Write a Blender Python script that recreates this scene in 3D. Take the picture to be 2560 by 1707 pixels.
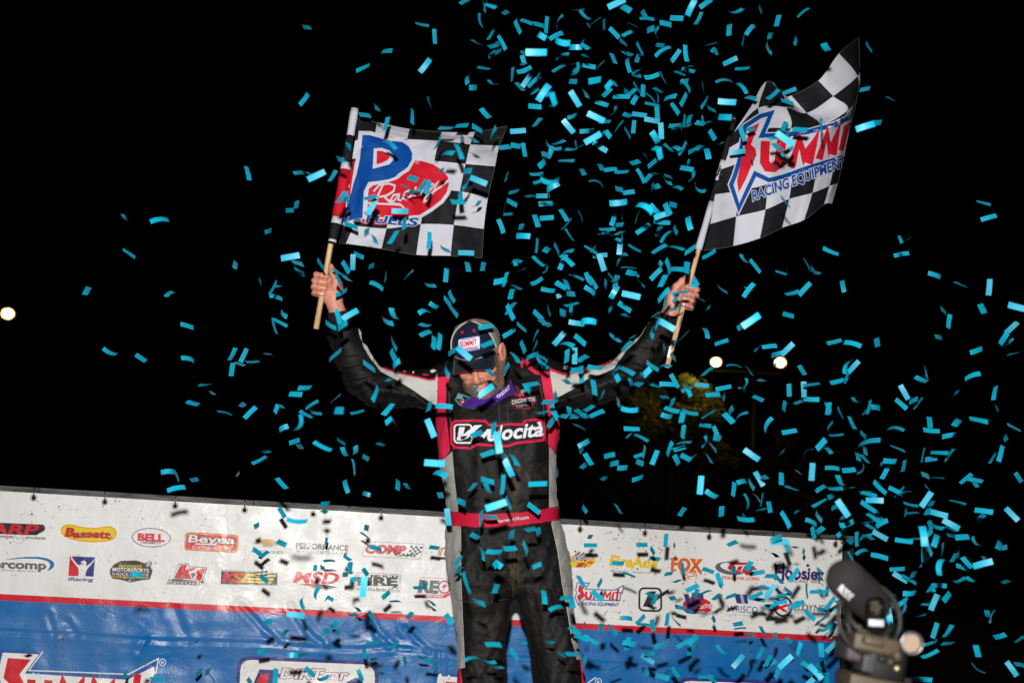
import bpy, bmesh, math, random
import numpy as np
from mathutils import Vector, Matrix, Euler
from mathutils.bvhtree import BVHTree
from mathutils.geometry import tessellate_polygon

for o in list(bpy.data.objects): bpy.data.objects.remove(o)
SC = bpy.context.scene
COL = SC.collection
rnd = random.Random(7)

# ------------------------------------------------------------------ camera
FPX, CX, CY = 3556.0, 1280.0, 853.5            # 50 mm lens, photograph pixels
PITCH, ROLL, EYE = math.radians(8.203), math.radians(3.236), 1.65
cp, sp, cr, sr = math.cos(PITCH), math.sin(PITCH), math.cos(ROLL), math.sin(ROLL)
CAMPOS = Vector((0, 0, EYE))
c_right = Vector((cr, -sp*sr, cp*sr)); c_up = Vector((-sr, -sp*cr, cp*cr)); c_fwd = Vector((0, cp, sp))
cam_d = bpy.data.cameras.new('camera'); cam = bpy.data.objects.new('camera', cam_d); COL.objects.link(cam)
cam.matrix_world = Matrix(((c_right.x, c_up.x, -c_fwd.x, 0), (c_right.y, c_up.y, -c_fwd.y, 0),
                           (c_right.z, c_up.z, -c_fwd.z, EYE), (0, 0, 0, 1)))
cam_d.lens = 50; cam_d.sensor_width = 36; cam_d.clip_start = 0.05; cam_d.clip_end = 2000
cam_d.dof.use_dof = True; cam_d.dof.focus_distance = 5.45; cam_d.dof.aperture_fstop = 3.6
SC.camera = cam
SC.view_settings.view_transform = 'Standard'; SC.view_settings.look = 'None'
SC.view_settings.exposure = 0.0; SC.view_settings.gamma = 1.0

# ------------------------------------------------------------------ night sky
W = bpy.data.worlds.new('World'); SC.world = W; W.use_nodes = True
wn = W.node_tree.nodes; wl = W.node_tree.links
sky = wn.new('ShaderNodeTexSky'); sky.sky_type = 'NISHITA'; sky.sun_disc = False
sky.sun_elevation = math.radians(-6); sky.sun_rotation = math.radians(200)
wl.new(sky.outputs[0], wn['Background'].inputs[0]); wn['Background'].inputs[1].default_value = 0.0006

# ------------------------------------------------------------------ the photographer's flash, just above the lens
fl = bpy.data.lights.new('camera_flash', 'POINT'); fl.energy = 1520; fl.shadow_soft_size = 0.02
fl.color = (1.0, 0.975, 0.94)
flo = bpy.data.objects.new('camera_flash', fl); COL.objects.link(flo)
flo.location = CAMPOS + c_up*0.2 - c_right*0.02 - c_fwd*0.03

# ------------------------------------------------------------------ pixel <-> world
def ray(px, py):
    dx, dy = (px-CX)/FPX, (py-CY)/FPX
    return c_fwd + c_right*dx - c_up*dy
def P(px, py, Y):                                # the point on that sight line at depth Y
    d = ray(px, py); return CAMPOS + d*(Y/d.y)
def proj(v):                                     # (n,3) world -> (n,2) photograph pixels
    q = np.asarray(v, float) - np.array(CAMPOS)
    z = q@np.array(c_fwd); return np.stack([CX+FPX*(q@np.array(c_right))/z, CY-FPX*(q@np.array(c_up))/z], -1)

# ------------------------------------------------------------------ materials
MATS = {}
def base_mat(name, col, rough=.6, spec=.5, metal=0):
    m = bpy.data.materials.new(name); m.use_nodes = True
    b = m.node_tree.nodes['Principled BSDF']
    b.inputs['Base Color'].default_value = (*col, 1); b.inputs['Roughness'].default_value = rough
    b.inputs['Specular IOR Level'].default_value = spec; b.inputs['Metallic'].default_value = metal
    return m, m.node_tree, b
def nz(nt, scale, detail=3, rough=.55, sc=(1, 1, 1), dist=0):
    t = nt.nodes.new('ShaderNodeNewGeometry'); mp = nt.nodes.new('ShaderNodeMapping')
    mp.inputs['Scale'].default_value = sc; nt.links.new(t.outputs['Position'], mp.inputs[0])
    n = nt.nodes.new('ShaderNodeTexNoise'); n.inputs['Scale'].default_value = scale
    n.inputs['Detail'].default_value = detail; n.inputs['Roughness'].default_value = rough
    n.inputs['Distortion'].default_value = dist
    nt.links.new(mp.outputs[0], n.inputs['Vector']); return n.outputs['Fac']
def ramp(nt, fac, stops):
    r = nt.nodes.new('ShaderNodeValToRGB'); e = r.color_ramp.elements
    while len(e) < len(stops): e.new(.5)
    for k, (p, c) in enumerate(stops):
        e[k].position = p; e[k].color = (*c, 1) if len(c) == 3 else c
    nt.links.new(fac, r.inputs[0]); return r.outputs[0]
def mixc(nt, fac, a, b, mode='MIX'):
    m = nt.nodes.new('ShaderNodeMix'); m.data_type = 'RGBA'; m.blend_type = mode
    for s, v in ((m.inputs[0], fac), (m.inputs[6], a), (m.inputs[7], b)):
        if hasattr(v, 'is_output'): nt.links.new(v, s)
        elif isinstance(v, (int, float)): s.default_value = v
        else: s.default_value = (*v, 1)
    return m.outputs[2]
def bump(nt, b, h, strength, dist=.002):
    n = nt.nodes.new('ShaderNodeBump'); n.inputs['Strength'].default_value = strength; n.inputs['Distance'].default_value = dist
    nt.links.new(h, n.inputs['Height'])
    if b.inputs['Normal'].is_linked: nt.links.new(b.inputs['Normal'].links[0].from_socket, n.inputs['Normal'])
    nt.links.new(n.outputs[0], b.inputs['Normal'])
def vinyl(name, col):
    """printed banner vinyl: one bump and one film of dirt for every ink"""
    m, nt, b = base_mat(name, col, .42, .22)
    stain = ramp(nt, nz(nt, 2.3, 6, .65, (1, 1, .45)), [(.42, (0, 0, 0)), (.75, (.55, .55, .55))])
    c = mixc(nt, stain, col, (.58, .54, .49), 'MIX') if max(col) > .6 and min(col) > .5 else mixc(nt, stain, col, tuple(x*.75+.10 for x in col) if col[2] > .3 else tuple(x*.85+.02 for x in col))
    streak = ramp(nt, nz(nt, 26, 3, .6, (1, 1, .07)), [(.56, (0, 0, 0)), (.8, (.3, .3, .3))])
    c = mixc(nt, streak, c, tuple(x*.72 for x in col))
    speck = nz(nt, 70, 2, .7); gate = ramp(nt, nz(nt, 5.5, 3, .6), [(.50, (0, 0, 0)), (.62, (1, 1, 1))])
    sp_ = ramp(nt, speck, [(.63, (0, 0, 0)), (.66, (1, 1, 1))])
    mm = nt.nodes.new('ShaderNodeMath'); mm.operation = 'MULTIPLY'; nt.links.new(sp_, mm.inputs[0]); nt.links.new(gate, mm.inputs[1])
    c = mixc(nt, mm.outputs[0], c, (.085, .055, .032))
    nt.links.new(c, b.inputs['Base Color'])
    rr = ramp(nt, nz(nt, 9, 4, .6), [(.3, (.22,)*3), (.7, (.45,)*3)]); nt.links.new(rr, b.inputs['Roughness'])
    bump(nt, b, nz(nt, 7, 4, .6, (1, 1, 1.3), .6), .38, .012)
    bump(nt, b, nz(nt, 150, 2, .5, (1, 1, .12)), .25, .0012)
    return m
def cloth(name, col, rough=.85, weave=420, wr=.3, sheen=.0, fade=.0, fadecol=(.1, .07, .04), spec=.12):
    m, nt, b = base_mat(name, col, rough, spec)
    if fade:
        f = ramp(nt, nz(nt, 6, 5, .65), [(.5, (0, 0, 0)), (.78, (fade,)*3)]); nt.links.new(mixc(nt, f, col, fadecol), b.inputs['Base Color'])
    b.inputs['Specular IOR Level'].default_value = spec; b.inputs['Sheen Weight'].default_value = sheen; b.inputs['Sheen Roughness'].default_value = .4
    bump(nt, b, nz(nt, weave, 1), wr, .0008); bump(nt, b, nz(nt, 28, 3, .6), .35, .004)
    return m
INK = dict(white=(.83, .83, .825), red=(.62, .014, .028), blue=(.004, .135, .41), navy=(.03, .035, .2), black=(.02, .02, .022),
           grey=(.13, .13, .14), yellow=(.82, .55, .01), orange=(.72, .12, .01), gold=(.62, .36, .07), purple=(.06, .015, .14),
           silver=(.42, .42, .43), brown=(.06, .04, .035), royal=(.01, .09, .33))
def ink(n):
    k = 'banner_'+n
    if k not in MATS: MATS[k] = vinyl(k, INK[n])
    return MATS[k]
FINK = dict(white=(.41, .415, .465), black=(.009, .009, .011), red=(.42, .008, .02), blue=(.002, .045, .22), silver=(.3, .31, .34))
def fink(n):
    k = 'flag_'+n
    if k not in MATS: MATS[k] = cloth(k, FINK[n], .6, 500, .15, .0, spec=.06)
    return MATS[k]
SINK = dict(white=(.55, .55, .59), black=(.012, .012, .013), red=(.50, .010, .05), pink=(.40, .02, .06), teal=(.02, .25, .28), grey=(.2, .2, .2), navy=(.02, .03, .2))
def sink(n):
    k = 'thread_'+n
    if k not in MATS: MATS[k] = cloth(k, SINK[n], .7, 600, .4, spec=.08)
    return MATS[k]

# ------------------------------------------------------------------ objects
ORIG = {}
def tag(o, label=None, cat=None, group=None, kind=None):
    if label: o['label'] = label
    if cat: o['category'] = cat
    if group: o['group'] = group
    if kind: o['kind'] = kind
    return o
def mk(name, V, F, mats, parent=None, origin=None, mi=None, smooth=True):
    """mesh from world-space vertices; a child shares the origin of its root"""
    me = bpy.data.meshes.new(name)
    og = Vector(origin) if origin is not None else (ORIG[parent.name] if parent else Vector((0, 0, 0)))
    V = np.asarray(V, float).reshape(-1, 3) - np.array(og)
    me.from_pydata(V.tolist(), [], [tuple(int(i) for i in f) for f in F])
    for m in (mats if isinstance(mats, (list, tuple)) else [mats]): me.materials.append(m)
    if mi is not None: me.polygons.foreach_set('material_index', np.asarray(mi, np.int32))
    if smooth: me.polygons.foreach_set('use_smooth', np.ones(len(me.polygons), bool))
    me.update()
    o = bpy.data.objects.new(name, me); COL.objects.link(o)
    if parent: o.parent = parent
    else: o.location = og
    ORIG[o.name] = og
    return o
def empty(name, loc):
    o = bpy.data.objects.new(name, None); COL.objects.link(o); o.location = loc; o.empty_display_size = .1
    ORIG[o.name] = Vector(loc); return o
class MB:
    def __init__(s): s.v = []; s.f = []; s.m = []
    def add(s, V, F, m=0):
        b = len(s.v); s.v += [tuple(x) for x in V]; s.f += [tuple(i+b for i in f) for f in F]; s.m += [m]*len(F); return s
    def box(s, c, x, y, z, hx, hy, hz, bev=.15, m=0):
        c, x, y, z = map(Vector, (c, x, y, z)); k = min(hx, hy, hz)*bev
        V = []; 
        bm = bmesh.new(); bmesh.ops.create_cube(bm, size=2)
        for v in bm.verts: v.co = Vector((v.co.x*hx, v.co.y*hy, v.co.z*hz))
        if bev: bmesh.ops.bevel(bm, geom=list(bm.edges), offset=k, segments=2, affect='EDGES', profile=.6)
        bm.verts.index_update()
        V = [c+x*v.co.x+y*v.co.y+z*v.co.z for v in bm.verts]; F = [[v.index for v in f.verts] for f in bm.faces]
        bm.free(); return s.add(V, F, m)
    def tube(s, pts, rad, n=12, m=0, cap=True):
        pts = [Vector(p) for p in pts]; R = rad if isinstance(rad, (list, tuple)) else [rad]*len(pts)
        V = []; F = []; prev = None
        for i, p in enumerate(pts):
            t = (pts[min(i+1, len(pts)-1)]-pts[max(i-1, 0)]).normalized()
            if prev is None: a = t.orthogonal().normalized()
            else: a = (prev - t*prev.dot(t)).normalized()
            prev = a; b = t.cross(a)
            V += [p+(a*math.cos(k*2*math.pi/n)+b*math.sin(k*2*math.pi/n))*R[i] for k in range(n)]
        for i in range(len(pts)-1):
            F += [(i*n+k, i*n+(k+1) % n, (i+1)*n+(k+1) % n, (i+1)*n+k) for k in range(n)]
        if cap: F += [tuple(range(n))[::-1], tuple((len(pts)-1)*n+k for k in range(n))]
        return s.add(V, F, m)
    def torus(s, c, ax, R, r, n=24, k=8, m=0, a0=0, a1=2*math.pi):
        ax = Vector(ax).normalized(); u = ax.orthogonal().normalized(); w = ax.cross(u); c = Vector(c)
        full = abs(a1-a0-2*math.pi) < 1e-6; N = n if full else n+1; V = []; F = []
        for i in range(N):
            a = a0+(a1-a0)*i/n; d = u*math.cos(a)+w*math.sin(a)
            V += [c+d*(R+r*math.cos(j*2*math.pi/k))+ax*(r*math.sin(j*2*math.pi/k)) for j in range(k)]
        for i in range(n):
            i2 = (i+1) % N
            F += [(i*k+j, i*k+(j+1) % k, i2*k+(j+1) % k, i2*k+j) for j in range(k)]
        return s.add(V, F, m)
    def build(s, name, mats, parent=None, origin=None, smooth=True): 
        o = mk(name, s.v, s.f, mats, parent, origin, s.m, smooth); return o

# ------------------------------------------------------------------ signed-distance modelling
class SDF:
    def __init__(s, lo, hi, h):
        s.lo = np.array(lo, float); s.h = h; s.n = np.ceil((np.array(hi)-s.lo)/h).astype(int)+1
        s.g = np.full(s.n, .5, np.float32)
    def _box(s, lo, hi, pad):
        a = np.clip(np.floor((np.array(lo)-pad-s.lo)/s.h).astype(int), 0, s.n-1); b = np.clip(np.ceil((np.array(hi)+pad-s.lo)/s.h).astype(int)+1, 1, s.n)
        ax = [(s.lo[k]+np.arange(a[k], b[k])*s.h).astype(np.float32) for k in range(3)]
        return tuple(slice(a[k], b[k]) for k in range(3)), np.meshgrid(*ax, indexing='ij')
    def put(s, sl, d, k, sub=False):
        g = s.g[sl]
        if sub:
            d = -d
            if k > 0:
                hh = np.clip(.5-.5*(d-g)/k*-1*-1, 0, 1); hh = np.clip(.5-.5*(g-d)/k, 0, 1); s.g[sl] = g*(1-hh)+d*hh+k*hh*(1-hh)
            else: s.g[sl] = np.maximum(g, d)
            return
        if k > 0:
            hh = np.clip(.5+.5*(g-d)/k, 0, 1); s.g[sl] = g*(1-hh)+d*hh-k*hh*(1-hh)
        else: s.g[sl] = np.minimum(g, d)
    def cap(s, a, b, ra, rb, k=.01, sub=False):
        a, b = np.array(a, np.float32), np.array(b, np.float32); r = max(ra, rb); pad = r+k+3*s.h
        sl, (X, Y, Z) = s._box(np.minimum(a, b), np.maximum(a, b), pad)
        d = b-a; L = float(d@d)+1e-12
        t = np.clip(((X-a[0])*d[0]+(Y-a[1])*d[1]+(Z-a[2])*d[2])/L, 0, 1)
        q = np.sqrt((X-a[0]-t*d[0])**2+(Y-a[1]-t*d[1])**2+(Z-a[2]-t*d[2])**2)-(ra+(rb-ra)*t)
        s.put(sl, q, k, sub)
    def chain(s, pts, k=.01):
        for (a, ra), (b, rb) in zip(pts[:-1], pts[1:]): s.cap(a, b, ra, rb, k)
    def ell(s, c, r, R=None, k=.01, sub=False):
        c = np.array(c, np.float32); r = np.array(r, np.float32); m = float(r.max()); pad = m+k+3*s.h
        sl, (X, Y, Z) = s._box(c, c, pad); X = X-c[0]; Y = Y-c[1]; Z = Z-c[2]
        if R is not None:
            R = np.array(R, np.float32); X, Y, Z = R[0, 0]*X+R[1, 0]*Y+R[2, 0]*Z, R[0, 1]*X+R[1, 1]*Y+R[2, 1]*Z, R[0, 2]*X+R[1, 2]*Y+R[2, 2]*Z
        k0 = np.sqrt((X/r[0])**2+(Y/r[1])**2+(Z/r[2])**2); k1 = np.sqrt((X/r[0]**2)**2+(Y/r[1]**2)**2+(Z/r[2]**2)**2)+1e-6
        s.put(sl, k0*(k0-1)/k1, k, sub)
    def loft(s, rows, n=2.4, k=.02):
        """rows: (z, xleft, xright, ycentre, half depth), z falling"""
        rows = sorted(rows); A = np.array(rows, np.float32); pad = k+3*s.h
        sl, (X, Y, Z) = s._box((A[:, 1].min(), (A[:, 3]-A[:, 4]).min(), A[0, 0]), (A[:, 2].max(), (A[:, 3]+A[:, 4]).max(), A[-1, 0]), pad)
        z = Z[0, 0, :]; zi = np.clip(z, A[0, 0], A[-1, 0])
        # smooth interpolation of the profile
        def ip(c):
            v = np.interp(zi, A[:, 0], c); kk = max(3, int(.02/s.h)) | 1
            return np.convolve(np.pad(v, kk//2, 'edge'), np.ones(kk)/kk, 'valid')
        xl, xr, yc, b = (ip(A[:, j]) for j in (1, 2, 3, 4)); xc = (xl+xr)/2; a = (xr-xl)/2
        q = (np.abs((X-xc)/a)**n+np.abs((Y-yc)/b)**n)**(1/n); d = (q-1)*np.minimum(a, b)
        d = np.maximum(d, np.maximum(Z-A[-1, 0], A[0, 0]-Z)); s.put(sl, d.astype(np.float32), k)
    def mesh(s):
        g = s.g; I = g < 0
        c = [I[i:I.shape[0]-1+i, j:I.shape[1]-1+j, l:I.shape[2]-1+l] for i in (0, 1) for j in (0, 1) for l in (0, 1)]
        allin = c[0].copy(); anyin = c[0].copy()
        for q in c[1:]: allin &= q; anyin |= q
        act = np.argwhere(anyin & ~allin); nidx = -np.ones(anyin.shape, np.int64); nidx[tuple(act.T)] = np.arange(len(act))
        co = np.array([(i, j, l) for i in (0, 1) for j in (0, 1) for l in (0, 1)])
        val = np.stack([g[tuple((act+o).T)] for o in co], 1); acc = np.zeros((len(act), 3)); cnt = np.zeros(len(act))
        for p in range(8):
            for q in range(p+1, 8):
                if np.abs(co[p]-co[q]).sum() != 1: continue
                va, vb = val[:, p], val[:, q]; m = (va < 0) != (vb < 0); t = np.where(m, va/(va-vb+1e-20), 0)
                acc += np.where(m[:, None], co[p]+(co[q]-co[p])*t[:, None], 0); cnt += m
        V = s.lo+(act+acc/cnt[:, None])*s.h; F = []
        for ax in range(3):
            u, w = [(1, 2), (2, 0), (0, 1)][ax]
            a = I[tuple(slice(0, -1) if k == ax else slice(None) for k in range(3))]; b = I[tuple(slice(1, None) if k == ax else slice(None) for k in range(3))]
            e = np.argwhere(a != b); ok = np.all([(e[:, k] > 0) & (e[:, k] < s.n[k]-1) for k in (u, w)], 0); e = e[ok]
            du = np.zeros(3, int); du[u] = 1; dw = np.zeros(3, int); dw[w] = 1
            q = np.stack([nidx[tuple((e-du-dw).T)], nidx[tuple((e-dw).T)], nidx[tuple(e.T)], nidx[tuple((e-du).T)]], 1)
            fl_ = b[tuple(e.T)]; q[fl_] = q[fl_][:, ::-1]; F.append(q)
        return V, np.concatenate(F)
def normals(V, F):
    T = F[:, :3]; n = np.cross(V[F[:, 2]]-V[F[:, 0]], V[F[:, -1]]-V[F[:, 1]]) if F.shape[1] == 4 else np.cross(V[F[:, 1]]-V[F[:, 0]], V[F[:, 2]]-V[F[:, 0]])
    N = np.zeros_like(V)
    for k in range(F.shape[1]): np.add.at(N, F[:, k], n)
    return N/(np.linalg.norm(N, axis=1, keepdims=True)+1e-12)
def relax(V, F, it=2, w=.5):
    E = np.concatenate([np.stack([F[:, k], F[:, (k+1) % F.shape[1]]], 1) for k in range(F.shape[1])])
    for _ in range(it):
        S = np.zeros_like(V); c = np.zeros(len(V))
        for a, b in ((0, 1), (1, 0)): np.add.at(S, E[:, a], V[E[:, b]]); np.add.at(c, E[:, a], 1)
        V = V*(1-w)+w*S/np.maximum(c, 1)[:, None]
    return V
def wav(p, k, n, seed, warp=1.2, aniso=None):
    r = np.random.RandomState(seed); f = np.zeros(len(p))
    q = p if aniso is None else p*np.array(aniso)
    for i in range(n):
        d = r.normal(size=3); d /= np.linalg.norm(d); e = r.normal(size=3); e /= np.linalg.norm(e); s_ = k*r.uniform(.6, 1.5)
        f += np.sin(q@d*s_+r.uniform(0, 6.28)+warp*np.sin(q@e*s_*.6+r.uniform(0, 6.28)))
    return f/math.sqrt(n)
def polysd(px, poly):
    """signed distance in pixels, negative inside"""
    poly = np.array(poly, float); d = np.full(len(px), 1e9); ins = np.zeros(len(px), bool)
    for i in range(len(poly)):
        a, b = poly[i], poly[(i+1) % len(poly)]; e = b-a; w = px-a
        t = np.clip((w@e)/(e@e+1e-12), 0, 1); d = np.minimum(d, np.linalg.norm(w-t[:, None]*e, axis=1))
        c = (a[1] > px[:, 1]) != (b[1] > px[:, 1])
        with np.errstate(divide='ignore', invalid='ignore'): xs = a[0]+(px[:, 1]-a[1])*(b[0]-a[0])/(b[1]-a[1])
        ins ^= c & (px[:, 0] < xs)
    return np.where(ins, -d, d)
def cut(V, T, s, attr):
    """split triangles along s = 0, returns mesh and per-triangle inside flag"""
    sg = s[T] < 0; c = sg.sum(1); keep = (c == 0) | (c == 3); Tk = T[keep]; fk = c[keep] == 3; ak = attr[keep]
    Tm = T[~keep]; am = attr[~keep]; sm = sg[~keep]; lone = np.where(sm.sum(1) == 1, sm.argmax(1), (~sm).argmax(1))
    r = np.arange(len(Tm)); a = Tm[r, lone]; b = Tm[r, (lone+1) % 3]; c_ = Tm[r, (lone+2) % 3]; la = sm[r, lone]
    def mid(i, j):
        t = np.clip(s[i]/(s[i]-s[j]), .02, .98)[:, None]; return V[i]*(1-t)+V[j]*t
    n0 = len(V); lo_, hi_ = np.minimum(a, b), np.maximum(a, b)
    e1 = np.stack([np.minimum(a, b), np.maximum(a, b)], 1); e2 = np.stack([np.minimum(a, c_), np.maximum(a, c_)], 1)
    E, inv = np.unique(np.concatenate([e1, e2]), axis=0, return_inverse=True); inv = inv.ravel()
    NV = mid(E[:, 0], E[:, 1]) if len(E) else np.zeros((0, 3)); m1 = n0+inv[:len(a)]; m2 = n0+inv[len(a):]
    V2 = np.concatenate([V, NV]); 
    T2 = np.concatenate([Tk, np.stack([a, m1, m2], 1), np.stack([m1, b, c_], 1), np.stack([m1, c_, m2], 1)])
    fl_ = np.concatenate([fk, la, ~la, ~la]); at = np.concatenate([ak, am, am, am]); return V2, T2, fl_, at
def compact(V, T):
    u, inv = np.unique(T, return_inverse=True); return V[u], inv.reshape(T.shape)

# ------------------------------------------------------------------ flat print laid on a surface
_TX = {}
def textmesh(s, bold):
    k = (s, bold)
    if k in _TX: return _TX[k]
    cu = bpy.data.curves.new('t', 'FONT'); cu.body = s; cu.offset = bold; cu.resolution_u = 3; cu.fill_mode = 'FRONT' if False else 'BOTH'; cu.dimensions = '2D'
    o = bpy.data.objects.new('t', cu); COL.objects.link(o); dg = bpy.context.evaluated_depsgraph_get(); dg.update()
    me = bpy.data.meshes.new_from_object(o.evaluated_get(dg)); V = np.array([v.co[:2] for v in me.vertices]).reshape(-1, 2); F = [list(p.vertices) for p in me.polygons]
    bpy.data.objects.remove(o); bpy.data.curves.remove(cu); bpy.data.meshes.remove(me)
    _TX[k] = (V, F); return _TX[k]
class Print:
    """shapes drawn in photograph pixels (through a crop's own origin and scale), dropped on to a surface along the sight line"""
    def __init__(s, ox=0, oy=0, sc=1): s.o = np.array([ox, oy], float); s.sc = sc; s.sh = []
    def q(s, p): return s.o+np.array(p, float)*s.sc
    def poly(s, pts, m, holes=()):
        loops = [s.q(pts)]+[s.q(h) for h in holes]; allp = np.concatenate(loops)
        T = tessellate_polygon([[Vector((x, y, 0)) for x, y in l] for l in loops]); s.sh.append((allp, [tuple(t) for t in T], m)); return s
    def stroke(s, pts, w, m, closed=False):
        p = s.q(pts); n = len(p); w = w*s.sc/2; L = []; R = []
        for i in range(n):
            a = p[(i-1) % n] if (closed or i > 0) else p[i]; b = p[(i+1) % n] if (closed or i < n-1) else p[i]
            d1 = p[i]-a; d2 = b-p[i]; d1 = d1/(np.linalg.norm(d1)+1e-9) if np.linalg.norm(d1) > 0 else None; d2 = d2/(np.linalg.norm(d2)+1e-9) if np.linalg.norm(d2) > 0 else None
            if d1 is None: d1 = d2
            if d2 is None: d2 = d1
            t = d1+d2; t = t/(np.linalg.norm(t)+1e-9); nn = np.array([-t[1], t[0]]); k = max(.45, abs(nn@np.array([-d1[1], d1[0]])))
            L.append(p[i]+nn*w/k); R.append(p[i]-nn*w/k)
        V = np.array(L+R); F = [(i, (i+1) % n, n+(i+1) % n, n+i) for i in range(n if closed else n-1)]; s.sh.append((V, F, m)); return s
    def ell(s, c, rx, ry, m, rot=0, n=40, ring=None):
        a = np.linspace(0, 2*math.pi, n, endpoint=False); ca, sa = math.cos(math.radians(rot)), math.sin(math.radians(rot))
        pt = lambda x, y: [(c[0]+ca*x*math.cos(t)+sa*y*math.sin(t), c[1]-sa*x*math.cos(t)+ca*y*math.sin(t)) for t in a]
        if ring: return s.stroke(pt(rx, ry), ring, m, True)
        return s.poly(pt(rx, ry), m)
    def rrect(s, c4, r, m, ring=None, bulge=6):
        """rounded quad: corners tl, tr, br, bl"""
        c4 = np.array(c4, float); out = []
        for i in range(4):
            p, a, b = c4[i], c4[i-1], c4[(i+1) % 4]; da = (a-p)/np.linalg.norm(a-p); db = (b-p)/np.linalg.norm(b-p)
            for t in np.linspace(0, 1, 5): out.append((1-t)**2*(p+da*r)+2*t*(1-t)*p+t*t*(p+db*r))
        return s.stroke(out, ring, m, True) if ring else s.poly(out, m)
    def text(s, tx, p0, p1, h, m, bold=.0, shear=0, out=None, arc=0):
        """baseline p0-p1, capital height h; out = [(extra boldness, ink), ...] drawn underneath"""
        V0, _ = textmesh(tx, 0); x0, x1 = V0[:, 0].min(), V0[:, 0].max(); H = .729
        p0_, p1_ = np.array(p0, float), np.array(p1, float); bx = p1_-p0_; up = np.array([bx[1], -bx[0]]); up = up/np.linalg.norm(up)*h
        for bo, mm in list(out or [])+[(bold, m)]:
            V, F = textmesh(tx, bo); u = (V[:, 0]-x0)/(x1-x0); v = V[:, 1]/H
            pt = p0_+bx*u[:, None]+up*v[:, None]+bx/np.linalg.norm(bx)*(shear*h*v)[:, None]
            if arc: pt = pt+(up/h)[None, :]*(-arc*4*u*(1-u))[:, None]
            s.sh.append((s.q(pt), F, mm))
        return s
    def build(s, name, ink_, bvh, parent, cell=12, off=.0008, step=.00015, maxd=50):
        mats = sorted({m for _, _, m in s.sh}); BV = []; BF = []; BM = []
        for li, (V, F, m) in enumerate(s.sh):
            bm = bmesh.new(); vs = [bm.verts.new((x, y, 0)) for x, y in V]
            for f in F:
                if len(set(f)) < 3: continue
                try: bm.faces.new([vs[i] for i in f])
                except ValueError: pass
            for ax in (0, 1):
                lo, hi = V[:, ax].min(), V[:, ax].max()
                for g in np.arange(math.ceil(lo/cell)*cell, hi, cell):
                    no = (1, 0, 0) if ax == 0 else (0, 1, 0); co = (g, 0, 0) if ax == 0 else (0, g, 0)
                    bmesh.ops.bisect_plane(bm, geom=list(bm.verts)+list(bm.edges)+list(bm.faces), plane_co=co, plane_no=no, dist=1e-4)
            bm.verts.index_update(); mp = {}
            for v in bm.verts:
                d = ray(v.co.x, v.co.y).normalized(); hit, n, _, _ = bvh.ray_cast(CAMPOS, d, maxd)
                if hit is None: continue
                if n.dot(d) > 0: n = -n
                mp[v.index] = len(BV); BV.append(hit+n*(off+step*li))
            k = mats.index(m)
            for f in bm.faces:
                ix = [v.index for v in f.verts]
                if all(i in mp for i in ix): BF.append([mp[i] for i in ix]); BM.append(k)
            bm.free()
        if not BF: return None
        V = np.array([tuple(v) for v in BV])
        o = mk(name, V, BF, [ink_(m) for m in mats], parent, mi=BM, smooth=False); return o
def bvh_of(V, F): return BVHTree.FromPolygons([Vector(v) for v in np.asarray(V).tolist()], [tuple(int(i) for i in f) for f in F])

# ================================================================== SETTING
m_, nt, b = base_mat('track_dirt', (.045, .035, .026), .95, .2)
nt.links.new(ramp(nt, nz(nt, 3, 6, .65), [(.3, (.012, .010, .008)), (.7, (.03, .024, .018))]), b.inputs['Base Color']); bump(nt, b, nz(nt, 12, 5), .6, .03)
DIRT = m_
N = 24; gx = np.linspace(-1, 1, N+1); gx = np.sign(gx)*np.abs(gx)**2.2*900
GV = [(x, y, 0) for y in gx for x in gx]; GF = [(j*(N+1)+i, j*(N+1)+i+1, (j+1)*(N+1)+i+1, (j+1)*(N+1)+i) for j in range(N) for i in range(N)]
tag(mk('ground', GV, GF, DIRT, smooth=False), kind='structure')

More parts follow.
